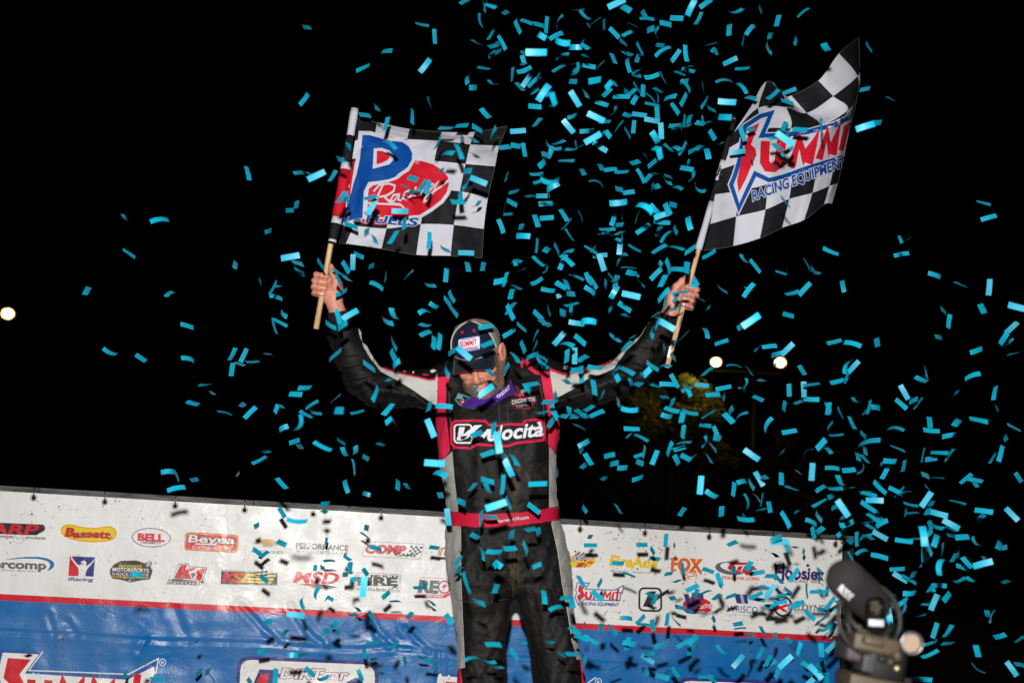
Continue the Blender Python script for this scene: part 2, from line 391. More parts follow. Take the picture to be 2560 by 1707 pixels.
# ------------------------------------------------------------------ banner on its frame
BO = CAMPOS+Vector((-2.06100684, 6.30757582, .09625343)); YAW = .12117793
BD = Vector((math.cos(YAW), math.sin(YAW), 0)); BN = Vector((math.sin(YAW), -math.cos(YAW), 0)); UPZ = Vector((0, 0, 1))
def bpt(s, h, o=0): return BO+BD*s+UPZ*h+BN*o
def px2b(px, py):
    d = ray(px, py); t = (BO-CAMPOS).dot(BN)/d.dot(BN); p = CAMPOS+d*t-BO; return p.dot(BD), p.z
S0, S1, H0, H1 = -.72, 3.695, -1.58, .021
def crop(ox, oy, k, pts): return [(ox+x*k, oy+y*k) for x, y in pts]
C7 = (0, 1200, .32333); C8 = (540, 1220, .31056); C9 = (1380, 1260, .31463)
creases = [(crop(*C7, [(-300, 1150), (0, 1165), (200, 1175), (420, 1190), (580, 1190), (750, 1205), (1000, 1225), (1150, 1230), (1250, 1240), (1732, 1250)]) +
            crop(*C8, [(300, 1243), (480, 1252), (700, 1275), (900, 1290), (1150, 1292), (1400, 1275), (1600, 1300), (1932, 1335)]) + crop(*C9, [(250, 1255), (900, 1290), (1900, 1335), (2260, 1350)]), .0045, .009),
           (crop(*C8, [(205, 940), (300, 1040), (400, 1150), (490, 1228)]), .006, .012), (crop(*C8, [(600, 930), (680, 1070), (760, 1180), (850, 1250)]), .0055, .013),
           (crop(*C8, [(1225, 1050), (1290, 1180), (1400, 1272)]), .006, .011), (crop(*C7, [(370, 1030), (405, 1140), (420, 1190)]), .005, .010),
           (crop(*C7, [(510, 1090), (590, 1190)]), .005, .012), (crop(*C7, [(1130, 1235), (1080, 1320)]), .006, .012), 
           (crop(*C8, [(1520, 1120), (1640, 1250), (1720, 1310)]), .006, .012), (crop(*C8, [(1790, 1320), (1795, 1440), (1800, 1560)]), .005, .012),
           (crop(*C7, [(1350, 1000), (1450, 1250)]), .003, .02), (crop(*C8, [(850, 700), (870, 500), (868, 250)]), .0012, .012)]
def bdisp(s, h):
    p = np.stack([s, np.zeros_like(s), h], 1); low = np.clip((-h-.35)/.2, 0, 1)
    d = .004*wav(p, 5, 6, 3)+(.0007+.0035*low)*wav(p, 17, 8, 5, 2.0)+(.00015+.0012*low)*wav(p, 55, 8, 9, 1.5)
    px = np.stack([s, h], 1)
    for pl, amp, w in creases:
        b2 = np.array([px2b(*q) for q in pl]); dist = np.full(len(s), 9.); sg = np.zeros(len(s))
        for a, c in zip(b2[:-1], b2[1:]):
            e = c-a; v = px-a; t = np.clip((v@e)/(e@e), 0, 1); r = v-t[:, None]*e; dd = np.linalg.norm(r, axis=1); k = dd < dist
            dist = np.where(k, dd, dist); sg = np.where(k, np.sign(e[0]*v[:, 1]-e[1]*v[:, 0]), sg)
        x = dist*sg/w; d += amp*(np.exp(-x**2)*-1+.75*np.exp(-(x-1.6)**2/1.4)+.35*np.exp(-(x+1.8)**2/2))
    return d
nu, nv = 440, 160; ss, hh = np.meshgrid(np.linspace(S0, S1, nu), np.linspace(H0, H1, nv)); ss = ss.ravel(); hh = hh.ravel()
# a row of vertices exactly on each printed boundary
RED1 = -.4480; RED0 = RED1+.0265
lv = np.linspace(H0, H1, nv)
for z in (RED1, RED0): lv[np.abs(lv-z).argmin()] = z
hh = np.repeat(lv, nu); ss = np.tile(np.linspace(S0, S1, nu), nv)
dd = bdisp(ss, hh); BVV = np.array(BO)+ss[:, None]*np.array(BD)+hh[:, None]*np.array(UPZ)+dd[:, None]*np.array(BN)
BFF = np.array([(j*nu+i, j*nu+i+1, (j+1)*nu+i+1, (j+1)*nu+i) for j in range(nv-1) for i in range(nu-1)])
hm = hh[BFF].mean(1); bmi = np.where(hm > RED0, 0, np.where(hm > RED1, 1, 2))
banner = mk('banner', BVV, BFF, [ink('white'), ink('red'), ink('blue')], origin=bpt(1.5, H0), mi=bmi)
tag(banner, 'long white, red and blue vinyl sponsor banner hung behind the driver', 'banner')
BBVH = bvh_of(BVV, BFF)

# metal eyelets and cable ties
m_, nt, b = base_mat('eyelet_brass', (.42, .40, .36), .45, .5, .8); BRASS = m_
m_, nt, b = base_mat('cable_tie_nylon', (.012, .012, .013), .35); TIE = m_
DARKH, _, _ = base_mat('eyelet_hole', (.006, .006, .006), .9)
eyel = [i*.305 for i in range(-2, 13)]
for i, s in enumerate(eyel):
    d0 = float(bdisp(np.array([s]), np.array([0.]))[0]); c = bpt(s, 0, d0+.003)
    e = MB().torus(c, BN, .0115, .0038, 22, 8).build('eyelet', BRASS, banner)
    MB().tube([c-BN*.0008, c+BN*.0004], .0095, 16).build('eyelet_hole', DARKH, e)
    if i != 6:
        t = MB(); jx = rnd.uniform(-.006, .006)
        t.tube([c-BN*.004, c+BN*.006+UPZ*.004, c+BN*.010+UPZ*.022, bpt(s+jx*.5, .036, .010), bpt(s+jx, .046, .006), bpt(s+jx, .050, -.012), bpt(s+jx, .050, -.05)], .0024, 8)
        t.box(bpt(s+jx*.4, .028, .013), BD, BN, UPZ, .004, .004, .0045)
        t.build('cable_tie', TIE, banner)

# frame: weathered top rail and posts
def weathered(name, lo, hi, rust):
    m, nt, b = base_mat(name, lo, .6, .4)
    c = ramp(nt, nz(nt, 30, 8, .78, (.25, .25, 2.5)), [(.40, lo), (.66, hi)])
    r = ramp(nt, nz(nt, 5, 5, .65), [(.60, (0, 0, 0)), (.68, (rust,)*3)])
    nt.links.new(mixc(nt, r, c, (.09, .055, .03)), b.inputs['Base Color']); bump(nt, b, nz(nt, 60, 4, .6, (.3, .3, 2)), .5, .003); return m
RAIL = weathered('weathered_rail', (.012, .012, .013), (.16, .155, .15), 1.0); POST = weathered('black_post_paint', (.006, .006, .006), (.02, .02, .02), .15)
frame = empty('backdrop_stand', bpt(1.5, -BO.z)); tag(frame, 'dark weathered rail and posts that carry the sponsor banner', 'stand')
t = MB()
for k in range(12):
    a, c = S0-.2+(S1+.30-S0)*k/12, S0-.2+(S1+.30-S0)*(k+1)/12
for k in range(5):
    a = S0-.2+(S1+.262-S0)*k/5; c = S0-.2+(S1+.262-S0)*(k+1)/5
    rr = MB().box(bpt((a+c)/2, .024+rnd.uniform(-.0008, .0008), -.035), BD, BN, UPZ, (c-a)/2-.001, .024, .022, .08); rr.build('top_rail', RAIL, frame, smooth=False)
for s in (S0-.1, S1+.04):
    MB().box(bpt(s, (.0-BO.z)/2, -.036), BD, BN, UPZ, .024, .02, (.0+BO.z)/2, .1).build('post', POST, frame, smooth=False)
MB().box(bpt(1.48, H0-.06, -.05), BD, BN, UPZ, 2.2, .02, .03, .08).build('bottom_rail', RAIL, frame, smooth=False)

# ------------------------------------------------------------------ stage deck under the driver
WOODD = weathered('deck_boards', (.05, .04, .03), (.14, .11, .08), .4)
MANY = 4.9
feet = P(1300, 2060, MANY); ZST = feet.z
st = empty('stage_deck', (feet.x, MANY, 0)); tag(st, 'low boarded victory stage the driver stands on', 'stage')
for k in range(9): MB().box((feet.x, MANY-.64+k*.16, ZST-.022), (1, 0, 0), (0, 1, 0), (0, 0, 1), 1.1, .077, .02, .2).build('plank', WOODD, st, smooth=False)
for sx in (-1, 1):
    for sy in (-1, 1): MB().box((feet.x+sx, MANY+sy*.6, (ZST-.044)/2), (1, 0, 0), (0, 1, 0), (0, 0, 1), .04, .04, (ZST-.044)/2, .1).build('leg', WOODD, st, smooth=False)

# ------------------------------------------------------------------ prints on the banner
def logo(*c): return Print(*c)
def fin(p, cell=13): p.build('sponsor_logo', ink, BBVH, banner, cell=cell, off=.0022, step=.0003)
Z5 = (0, 1280, .12755); Z6 = (300, 1280, .14456); Z7 = (600, 1300, .12755); Z8 = (860, 1320, .12755)
p = logo(*Z5); p.poly([(-330, 190), (850, 240), (890, 300), (870, 360), (710, 450), (-330, 415)], 'black')
p.text('ARP', (-215, 412), (700, 448), 205, 'red', .03, .32)
p.text('Automotive', (-310, 480), (240, 502), 62, 'black', .02, .25).text('products', (505, 515), (885, 535), 62, 'black', .02, .25)
p.text('Racing', (262, 515), (480, 530), 70, 'grey', -.012, .1).ell((365, 520), 110, 88, 'grey', ring=4); fin(p)
p = logo(*Z5); o = [(1190, 330), (1230, 262), (1320, 230), (1420, 235), (1560, 275), (1740, 300), (1900, 300), (2060, 275), (2170, 270), (2250, 310), (2290, 390), (2280, 470), (2220, 540), (2080, 580), (1850, 592), (1600, 575), (1400, 535), (1270, 480), (1195, 405)]
i_ = [(x+(1740-x)*.035, y+(425-y)*.1) for x, y in o]
p.poly(o, 'yellow').stroke(i_, 9, 'orange', True)
p.text('B', (1285, 462), (1430, 470), 165, 'red', .025, .2, [(.06, 'black')]).text('assett', (1440, 500), (2150, 520), 150, 'red', .02, .12, [(.05, 'black')], arc=-18); p.ell((2190, 488), 15, 15, 'orange'); fin(p)
p = logo(*Z5); p.poly([(90, 935), (250, 900), (500, 872), (760, 872), (920, 900), (1030, 950), (1070, 1010), (1050, 1070), (1000, 1120), (920, 1150), (970, 1080), (985, 1020), (950, 970), (850, 930), (700, 908), (450, 905), (250, 920)], 'blue')
p.text('Intercomp', (-480, 1075), (895, 1115), 165, 'grey', .04, 0).text('weighing technology ... by any measure', (-200, 1140), (720, 1172), 45, 'grey', .004); fin(p)
p = logo(*Z5); p.poly([(1370, 858), (1395, 860), (1390, 910), (1530, 1085), (1545, 1160), (1535, 1250), (1338, 1245)], 'red')
p.poly([(1410, 860), (1866, 880), (1862, 905), (1800, 975), (1700, 1052), (1690, 1045), (1692, 975), (1660, 942), (1610, 950), (1580, 985), (1640, 1005), (1645, 1020), (1575, 1015), (1578, 1040), (1520, 1020), (1430, 915)], 'navy')
p.poly([(1860, 920), (1835, 1260), (1672, 1252), (1680, 1180), (1710, 1110), (1790, 1020)], 'navy').text('iRacing', (1335, 1335), (1815, 1352), 72, 'navy', .03, .3); fin(p)
p = logo(*Z6); p.ell((540, 438), 330, 160, 'navy', rot=-2.5, ring=13).text('BELL', (315, 485), (760, 505), 125, 'red', .06).text('HELMETS', (362, 537), (705, 550), 34, 'black', .03); fin(p)
p = logo(*Z6); q4 = [(1130, 340), (2055, 390), (2035, 700), (1105, 655)]; p.rrect(q4, 70, 'red').rrect([(1145, 362), (2035, 408), (2018, 680), (1122, 638)], 55, 'yellow', ring=12)
p.text('Beyea', (1185, 510), (1975, 545), 130, 'white', .02, .12, [(.06, 'black')]).stroke([(1300, 545), (1500, 552), (1640, 560), (1680, 520)], 22, 'white').stroke([(1690, 582), (1960, 594)], 12, 'yellow')
p.text('CUSTOM HEADERS', (1252, 628), (1915, 662), 55, 'white', .018, .15); fin(p)
p = logo(*C7); p.poly([(850, 690), (880, 650), (935, 622), (1050, 618), (1120, 640), (1165, 620), (1178, 640), (1165, 668), (1180, 700), (1160, 765), (1080, 775), (1010, 790), (930, 768), (870, 760), (850, 725)], 'brown')
p.text('Jerovetz', (912, 675), (1095, 682), 38, 'yellow', .005, .2).text('MOTORSPORTS', (870, 702), (1150, 713), 30, 'white', .02).text('SHOCK SERVICE', (866, 732), (1148, 740), 20, 'white', .01).text('WWW.JMSHOCKS.COM', (866, 752), (1146, 760), 15, 'yellow', .01)
p.ell((1150, 645), 16, 26, 'silver', rot=-35).ell((1004, 775), 9, 9, 'silver'); fin(p)
p = logo(*Z6); p.poly([(1010, 890), (1190, 882), (1200, 930), (1350, 940), (1500, 950), (1505, 985), (1430, 1180), (1450, 1205), (1390, 1265), (805, 1240), (845, 1155), (905, 1160)], 'grey')
p.poly([(1015, 905), (1180, 895), (1185, 945), (1340, 952), (1490, 965), (1490, 985), (1410, 1195), (1255, 1185), (1240, 1168), (1085, 1160), (1080, 1145), (915, 1145)], 'white')
p.poly([(1050, 912), (1165, 905), (1125, 1000), (1215, 960), (1320, 965), (1195, 1045), (1240, 1150), (1120, 1148), (1085, 1070), (1045, 1142), (932, 1138)], 'red').poly([(1340, 1010), (1420, 968), (1485, 975), (1390, 1182), (1282, 1180), (1345, 1060), (1310, 1050)], 'red')
p.poly([(1050, 1140), (1090, 1075), (1115, 1150)], 'grey').poly([(1215, 1060), (1270, 1040), (1320, 1060), (1265, 1165)], 'grey')
p.text('RaceGear', (825, 1232), (1430, 1258), 70, 'white', .0, .2, [(.045, 'black')]); fin(p)
p = logo(*C8); p.poly([(42, 665), (497, 688), (492, 775), (38, 765)], 'black').stroke([(40, 658), (498, 682)], 4, 'black').stroke([(38, 768), (494, 780)], 4, 'black')
p.text('K', (55, 752), (145, 755), 82, 'red', .05, .3).text('S', (130, 755), (205, 758), 78, 'orange', .05, .3)
p.poly([(245, 685), (488, 697), (480, 712), (232, 705)], 'yellow').poly([(228, 712), (470, 722), (458, 742), (215, 734)], 'yellow').poly([(213, 740), (455, 750), (445, 766), (198, 758)], 'yellow').poly([(245, 685), (270, 686), (225, 760), (197, 758)], 'yellow').stroke([(255, 715), (450, 726)], 5, 'black'); fin(p)
p = logo(*Z7); p.poly([(240, 465), (310, 392), (450, 385), (450, 362), (650, 370), (640, 405), (870, 412), (800, 500), (640, 490), (630, 530), (440, 520), (445, 470)], 'silver')
p.poly([(290, 440), (325, 400), (465, 398), (470, 372), (632, 380), (625, 412), (835, 418), (790, 470), (622, 462), (615, 498), (455, 488), (460, 448)], 'gold')
p.text('CHEVROLET', (222, 630), (850, 662), 55, 'grey', .02).stroke([(990, 400), (975, 655)], 4, 'silver').text('PERFORMANCE', (1100, 545), (2115, 598), 112, 'grey', .035).text('VEHICLES / PARTS / RACING', (1098, 632), (2110, 690), 68, 'grey', .006); fin(p)
p = logo(*Z7); p.text('MSD', (1050, 1215), (1890, 1245), 225, 'red', .035, .3).poly([(1050, 1240), (1400, 1248), (1720, 1268), (1915, 1312), (1780, 1342), (1660, 1345), (1650, 1315), (1600, 1290), (1300, 1256)], 'black')
p.poly([(1150, 1252), (1400, 1262), (1590, 1292), (1640, 1318), (1620, 1342), (1440, 1330), (1380, 1290)], 'red'); fin(p)
p = logo(*Z8); p.rrect([(430, 255), (1578, 312), (1495, 605), (345, 545)], 45, 'black', ring=7)
p.text('COMP', (415, 478), (1185, 505), 165, 'red', .05, .18, [(.062, 'black')])
for r in range(4):
    for c in range(5):
        if (r+c) % 2 == 0:
            x = 1305+c*47-r*13; y = 342+r*41+c*4; p.poly([(x, y), (x+47, y+3), (x+36, y+42), (x-11, y+38)], 'black')
p.text('CAMS', (1000, 545), (1400, 562), 65, 'black', .04, .15); fin(p)
p = logo(*Z8); p.rrect([(248, 862), (1115, 908), (1090, 1248), (228, 1202)], 40, 'black', ring=8).rrect([(275, 905), (1090, 938), (1068, 1130), (262, 1115)], 12, 'black', ring=6)
p.text('MULTI', (525, 955), (1050, 975), 52, 'black', .03).text('FIRE', (280, 1112), (1030, 1118), 160, 'black', .05).text('X', (935, 1170), (1065, 1178), 62, 'black', .05).text('Super Pro Series Wires', (250, 1195), (1068, 1228), 46, 'black', .012, .15); fin(p)
p = logo(*Z8); p.poly([(1500, 960), (2010, 985), (2110, 1100), (2090, 1300), (1960, 1365), (1415, 1345)], 'white').stroke([(1500, 960), (2010, 985), (2090, 1060), (2120, 1180), (2060, 1310), (1960, 1365), (1415, 1345)], 9, 'red', True)
p.poly([(1430, 1282), (1950, 1305), (2070, 1260), (2060, 1310), (1960, 1362), (1415, 1342)], 'red').text('RE', (1470, 1242), (1820, 1262), 235, 'grey', .06, .06).text('RACING ELECTRONICS', (1440, 1332), (1940, 1352), 42, 'white', .04)
p.ell((1965, 1150), 112, 118, 'grey', ring=26).stroke([(2050, 1060), (2085, 1120), (2080, 1190), (2030, 1255), (1960, 1272), (1900, 1250)], 28, 'red').poly([(2035, 1030), (1905, 1160), (1960, 1160), (1895, 1250), (2030, 1110), (1975, 1112)], 'red'); fin(p)
p = logo(*Z8); p.poly([(1850, 520), (1840, 470), (1880, 400), (1960, 365), (2120, 370), (2140, 560)], 'red').poly([(1862, 510), (1860, 470), (1890, 410), (1960, 382), (2100, 390), (2110, 540)], 'yellow').poly([(1880, 545), (1935, 400), (2100, 410), (2090, 550)], 'white').stroke([(1880, 545), (1935, 400), (2100, 410)], 14, 'black').poly([(1950, 525), (1985, 430), (2020, 432), (1990, 528)], 'black').poly([(1810, 560), (2100, 560), (2050, 610), (1880, 615)], 'black'); fin(p)
# right of the driver
p = logo(*C9); p.poly([(100, 420), (180, 400), (340, 400), (345, 460), (300, 500), (140, 500), (100, 480)], 'yellow')
for r in range(5):
    for c in range(5):
        if (r+c) % 2 == 0: x = 175+c*16+r*3; y = 365+r*14+c*4; p.poly([(x, y), (x+16, y+4), (x+19, y+18), (x+3, y+14)], 'black')
for r in range(3):
    for c in range(4):
        if (r+c) % 2 == 0: x = 220+c*14; y = 464+r*12; p.poly([(x, y), (x+14, y+1), (x+14, y+13), (x, y+12)], 'black')
p.poly([(205, 465), (250, 460), (225, 500), (185, 502)], 'red').ell((300, 462), 26, 14, 'orange').text('FastShafts', (95, 462), (335, 425), 46, 'white', .0, .2, [(.05, 'navy')]); fin(p)
p = logo(*C9); p.text('FireAde', (458, 488), (828, 508), 88, 'yellow', .04, .12).stroke([(628, 520), (700, 398)], 14, 'yellow').text("Don't fight fires ... extinguish them!", (465, 535), (790, 553), 20, 'grey', .002); fin(p)
p = logo(*C9); p.text('FOX', (948, 522), (1182, 536), 102, 'orange', .05)
for pl in ([(945, 430), (1000, 432)], [(948, 520), (990, 523)], [(1110, 440), (1150, 442)], [(1155, 442), (1190, 445)], [(1110, 532), (1145, 533)], [(1155, 533), (1190, 535)]): p.stroke(pl, 14, 'orange')
p.stroke([(1040, 500), (1045, 545), (1080, 572), (1130, 570), (1150, 560), (1140, 595)], 7, 'orange').stroke([(1060, 510), (1070, 540), (1110, 548), (1148, 545), (1120, 560)], 7, 'orange').stroke([(1020, 505), (1020, 545), (1050, 580), (1100, 590)], 7, 'orange'); fin(p)
p = logo(*C9); p.ell((1420, 508), 125, 52, 'grey', rot=-6).ell((1445, 500), 110, 36, 'white', rot=-8).poly([(1390, 505), (1430, 458), (1560, 462), (1590, 480), (1450, 482), (1440, 520), (1510, 530), (1480, 545), (1420, 530)], 'red').poly([(1480, 490), (1515, 490), (1500, 525), (1465, 522)], 'red').poly([(1520, 490), (1600, 490), (1630, 520), (1590, 525), (1575, 560), (1540, 530)], 'grey').poly([(1525, 500), (1580, 560), (1545, 565), (1505, 530)], 'red')
p.text('ttarace.com', (1345, 592), (1640, 606), 36, 'red', .012, .2); fin(p)
p = logo(*C9); p.text('H', (1770, 588), (1840, 592), 112, 'purple', .035).text('oosier', (1850, 585), (2155, 600), 96, 'purple', .035)
for x, y in ((1772, 480), (1838, 478), (1775, 590), (1832, 596), (1872, 528), (1872, 588), (1938, 530), (1940, 592), (2000, 540), (2030, 486), (2030, 592), (2110, 545), (2138, 545), (2120, 598)):
    p.poly([(x-16, y), (x, y-16), (x+16, y), (x, y+16)], 'purple')
p.text('RACING TIRE', (1868, 618), (2128, 628), 26, 'black', .006); fin(p)
def summit(p, f, small=True):
    """Summit word mark; f maps the small logo's crop coordinates"""
    g = lambda pts: [f(x, y) for x, y in pts]; k = np.linalg.norm(np.array(f(1, 0))-np.array(f(0, 0)))
    out = [(198, 620), (295, 622), (262, 672), (500, 680), (568, 642), (572, 665), (560, 690), (562, 705), (548, 705), (540, 768), (250, 758), (205, 800), (182, 742), (192, 700), (185, 680)]
    p.poly(g(out), 'white').stroke(g([(x+(380-x)*.012, y+(710-y)*.03) for x, y in out]), 8*k, 'royal', True)
    p.poly(g([(215, 640), (270, 642), (243, 680), (255, 705), (262, 725), (215, 775), (198, 740), (205, 720), (225, 710), (205, 690)]), 'red')
    for a in ([(272, 692), (268, 735), (280, 748), (298, 748), (308, 735), (312, 692)],): p.stroke(g(a), 20*k, 'red')
    p.stroke(g([(330, 755), (346, 695), (362, 735), (392, 695), (385, 757)]), 17*k, 'red').stroke(g([(404, 757), (420, 695), (436, 735), (464, 697), (456, 758)]), 17*k, 'red').stroke(g([(476, 760), (488, 698)]), 17*k, 'red').stroke(g([(512, 760), (525, 670)]), 17*k, 'red').stroke(g([(495, 700), (548, 700)]), 12*k, 'red')
p = logo(*C9); summit(p, lambda x, y: (x, y)); p.text('RACING EQUIPMENT', (232, 798), (525, 810), 26, 'royal', .04, .25).ell((578, 648), 6, 6, 'grey', ring=2); fin(p)
p = logo(*C9); p.rrect([(695, 665), (865, 668), (868, 848), (692, 842)], 40, 'black', ring=16).poly([(720, 812), (775, 690), (830, 690), (800, 745), (925, 670), (928, 695), (830, 765), (790, 812)], 'black'); fin(p)
p = logo(*C9); p.ell((1155, 805), 118, 66, 'red', rot=-4).poly([(1045, 712), (1085, 712), (1100, 800), (1112, 700), (1200, 705), (1205, 750), (1170, 780), (1135, 790), (1132, 872), (1090, 868)], 'navy').poly([(1140, 730), (1168, 730), (1165, 755), (1138, 758)], 'red').text('Racing', (1148, 838), (1268, 812), 42, 'white', .01, .25).text('FUELS', (1146, 868), (1225, 874), 20, 'navy', .04, .2, [(.1, 'white')]); fin(p)
p = logo(*C9); p.poly([(1445, 712), (1490, 712), (1510, 788), (1468, 786)], 'navy').poly([(1512, 714), (1550, 716), (1558, 790), (1528, 788)], 'navy').poly([(1490, 712), (1515, 714), (1530, 788), (1512, 788)], 'silver').poly([(1550, 716), (1590, 718), (1575, 748), (1560, 760)], 'silver').text('WRISCO', (1388, 855), (1632, 866), 56, 'navy', .0).text('INDUSTRIES INC', (1385, 882), (1615, 892), 18, 'silver', .0); fin(p)
p = logo(*C9); p.ell((1835, 810), 68, 76, 'black', rot=8, ring=17).text('X', (1745, 842), (1862, 850), 52, 'red', .05, .3).text('CELDYNE', (1870, 838), (2160, 848), 50, 'grey', .02, .1).stroke([(1750, 840), (1850, 800), (1930, 790)], 12, 'red').text('VALVETRAIN', (1915, 865), (2085, 878), 28, 'grey', .0, .15); fin(p)
# large marks in the blue field
p = logo(*C7); summit(p, lambda x, y: ((x-295)*3.25+320, (y-620)*3.1+1318+(x-295)*.10)); p.stroke([(330, 1325), (225, 1468), (995, 1498), (1225, 1375), (1205, 1495)], 9, 'white'); p.ell((1258, 1405), 24, 27, 'white', ring=6).text('R', (1248, 1416), (1268, 1417), 22, 'white', .02); fin(p)
p = logo(*C8); p.rrect([(170, 1345), (1310, 1395), (1300, 2000), (150, 1950)], 110, 'navy').rrect([(198, 1375), (1280, 1420), (1270, 1975), (178, 1925)], 95, 'white')
p.poly([(300, 1575), (350, 1455), (470, 1460), (520, 1500), (420, 1640), (280, 1640)], 'navy').poly([(315, 1575), (365, 1490), (435, 1492), (380, 1640), (290, 1640)], 'red').poly([(985, 1600), (1120, 1520), (1180, 1530), (1150, 1640), (980, 1640)], 'navy')
p.text('DiRTcar', (520, 1525), (1050, 1538), 82, 'white', .0, .25, [(.075, 'navy'), (.045, 'red'), (.03, 'white')]); fin(p)
p = logo(*C9); summit(p, lambda x, y: ((x-295)*3.35-580, (y-620)*3.2+1352+(x-295)*.12)); p.ell((368, 1408), 24, 27, 'white', ring=6).text('R', (358, 1419), (378, 1420), 22, 'white', .02)
p.stroke([(250, 1440), (345, 1372)], 9, 'white'); fin(p)
p = logo(*C9); p.rrect([(985, 1368), (1900, 1405), (1880, 2000), (970, 1950)], 110, 'navy').rrect([(1010, 1398), (1870, 1430), (1850, 1975), (1000, 1925)], 95, 'white').text('DiRTcar', (1300, 1530), (1790, 1545), 80, 'white', .0, .25, [(.06, 'navy'), (.02, 'white')]); fin(p)

# ------------------------------------------------------------------ floodlights far behind
def emis(name, col, st):
    m = bpy.data.materials.new(name); m.use_nodes = True; b = m.node_tree.nodes['Principled BSDF']
    b.inputs['Base Color'].default_value = (*col, 1); b.inputs['Emission Color'].default_value = (*col, 1); b.inputs['Emission Strength'].default_value = st; return m
POLE, _, _ = base_mat('pole_steel', (.008, .006, .005), .6)
LDIST = 60.0
def floodlight(parent, c, aim, rx, colour, name):
    aim = aim.normalized(); u = Vector((0, 0, 1)).cross(aim).normalized(); w = aim.cross(u)
    V = []; F = []; n = 28; prof = [(.0, -.16), (.5, -.16), (.85, -.05), (1.15, .05), (1.36, .06), (1.36, .075)]
    for r, z in prof: V += [c+(u*math.cos(k*2*math.pi/n)+w*math.sin(k*2*math.pi/n)*.84)*rx*r+aim*z for k in range(n)]
    for i in range(len(prof)-1): F += [(i*n+k, i*n+(k+1) % n, (i+1)*n+(k+1) % n, (i+1)*n+k) for k in range(n)]
    hd = mk('lamp_head', V, F, POLE, parent)
    disc = [c+aim*.07+(u*math.cos(k*2*math.pi/n)+w*math.sin(k*2*math.pi/n)*.84)*rx for k in range(n)]
    mk('lens', disc, [tuple(range(n))], emis('lamp_glow_'+name, colour, 26), hd, smooth=False)
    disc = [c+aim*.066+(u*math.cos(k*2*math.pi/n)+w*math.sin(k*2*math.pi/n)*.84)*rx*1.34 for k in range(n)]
    mk('glow_rim', disc, [tuple(range(n))], emis('lamp_halo_'+name, (colour[0], colour[1]*.62, colour[2]*.12), .5), hd, smooth=False)  # emissive disc wider than the lens, imitates the yellow glow around the lamp
    MB().tube([c-aim*.16, c-aim*.3, c-aim*.3-Vector((0, 0, .3))], .03, 8).build('bracket', POLE, parent)
def lamp_light(c, col, e, name):
    L = bpy.data.lights.new(name, 'POINT'); L.energy = e; L.color = col; L.shadow_soft_size = .25; o = bpy.data.objects.new(name, L); COL.objects.link(o); o.location = c
L1, L2, LP = P(1790, 905, LDIST), P(1951, 906, LDIST), P(1886, 1000, LDIST+.4)
fp = empty('floodlight_pole', (LP.x, LP.y, 0)); tag(fp, 'tall steel pole with two lit floodlights on a cross arm beyond the banner', 'floodlight')
MB().tube([(LP.x, LP.y, 0), (LP.x, LP.y, L1.z*.5), (LP.x, LP.y, L1.z-.15)], [.14, .11, .08], 14).build('pole', POLE, fp)
MB().box(((L1.x+L2.x)/2, LP.y, L1.z-.3), (1, 0, 0), (0, 1, 0), (0, 0, 1), (L2.x-L1.x)/2+.15, .05, .05).build('cross_arm', POLE, fp)
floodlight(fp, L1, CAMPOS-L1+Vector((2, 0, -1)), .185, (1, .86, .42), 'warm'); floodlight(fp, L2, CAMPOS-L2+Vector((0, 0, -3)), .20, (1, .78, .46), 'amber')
lamp_light(L1+Vector((-1.0, -2.2, -.7)), (1, .62, .12), 120, 'floodlight_yellow'); lamp_light(L2+Vector((.8, -2.2, -.7)), (1, .42, .2), 25, 'floodlight_amber')
L3 = P(20, 784, LDIST); fp2 = empty('floodlight_pole', (L3.x, L3.y+.4, 0)); tag(fp2, 'lone lit floodlight on a pole in the dark, away from the trees', 'floodlight')
MB().tube([(L3.x, L3.y+.4, 0), (L3.x, L3.y+.4, L3.z-.1)], [.14, .08], 14).build('pole', POLE, fp2)
floodlight(fp2, L3, CAMPOS-L3+Vector((-12, 0, -4)), .225, (1, .86, .4), 'yellow')

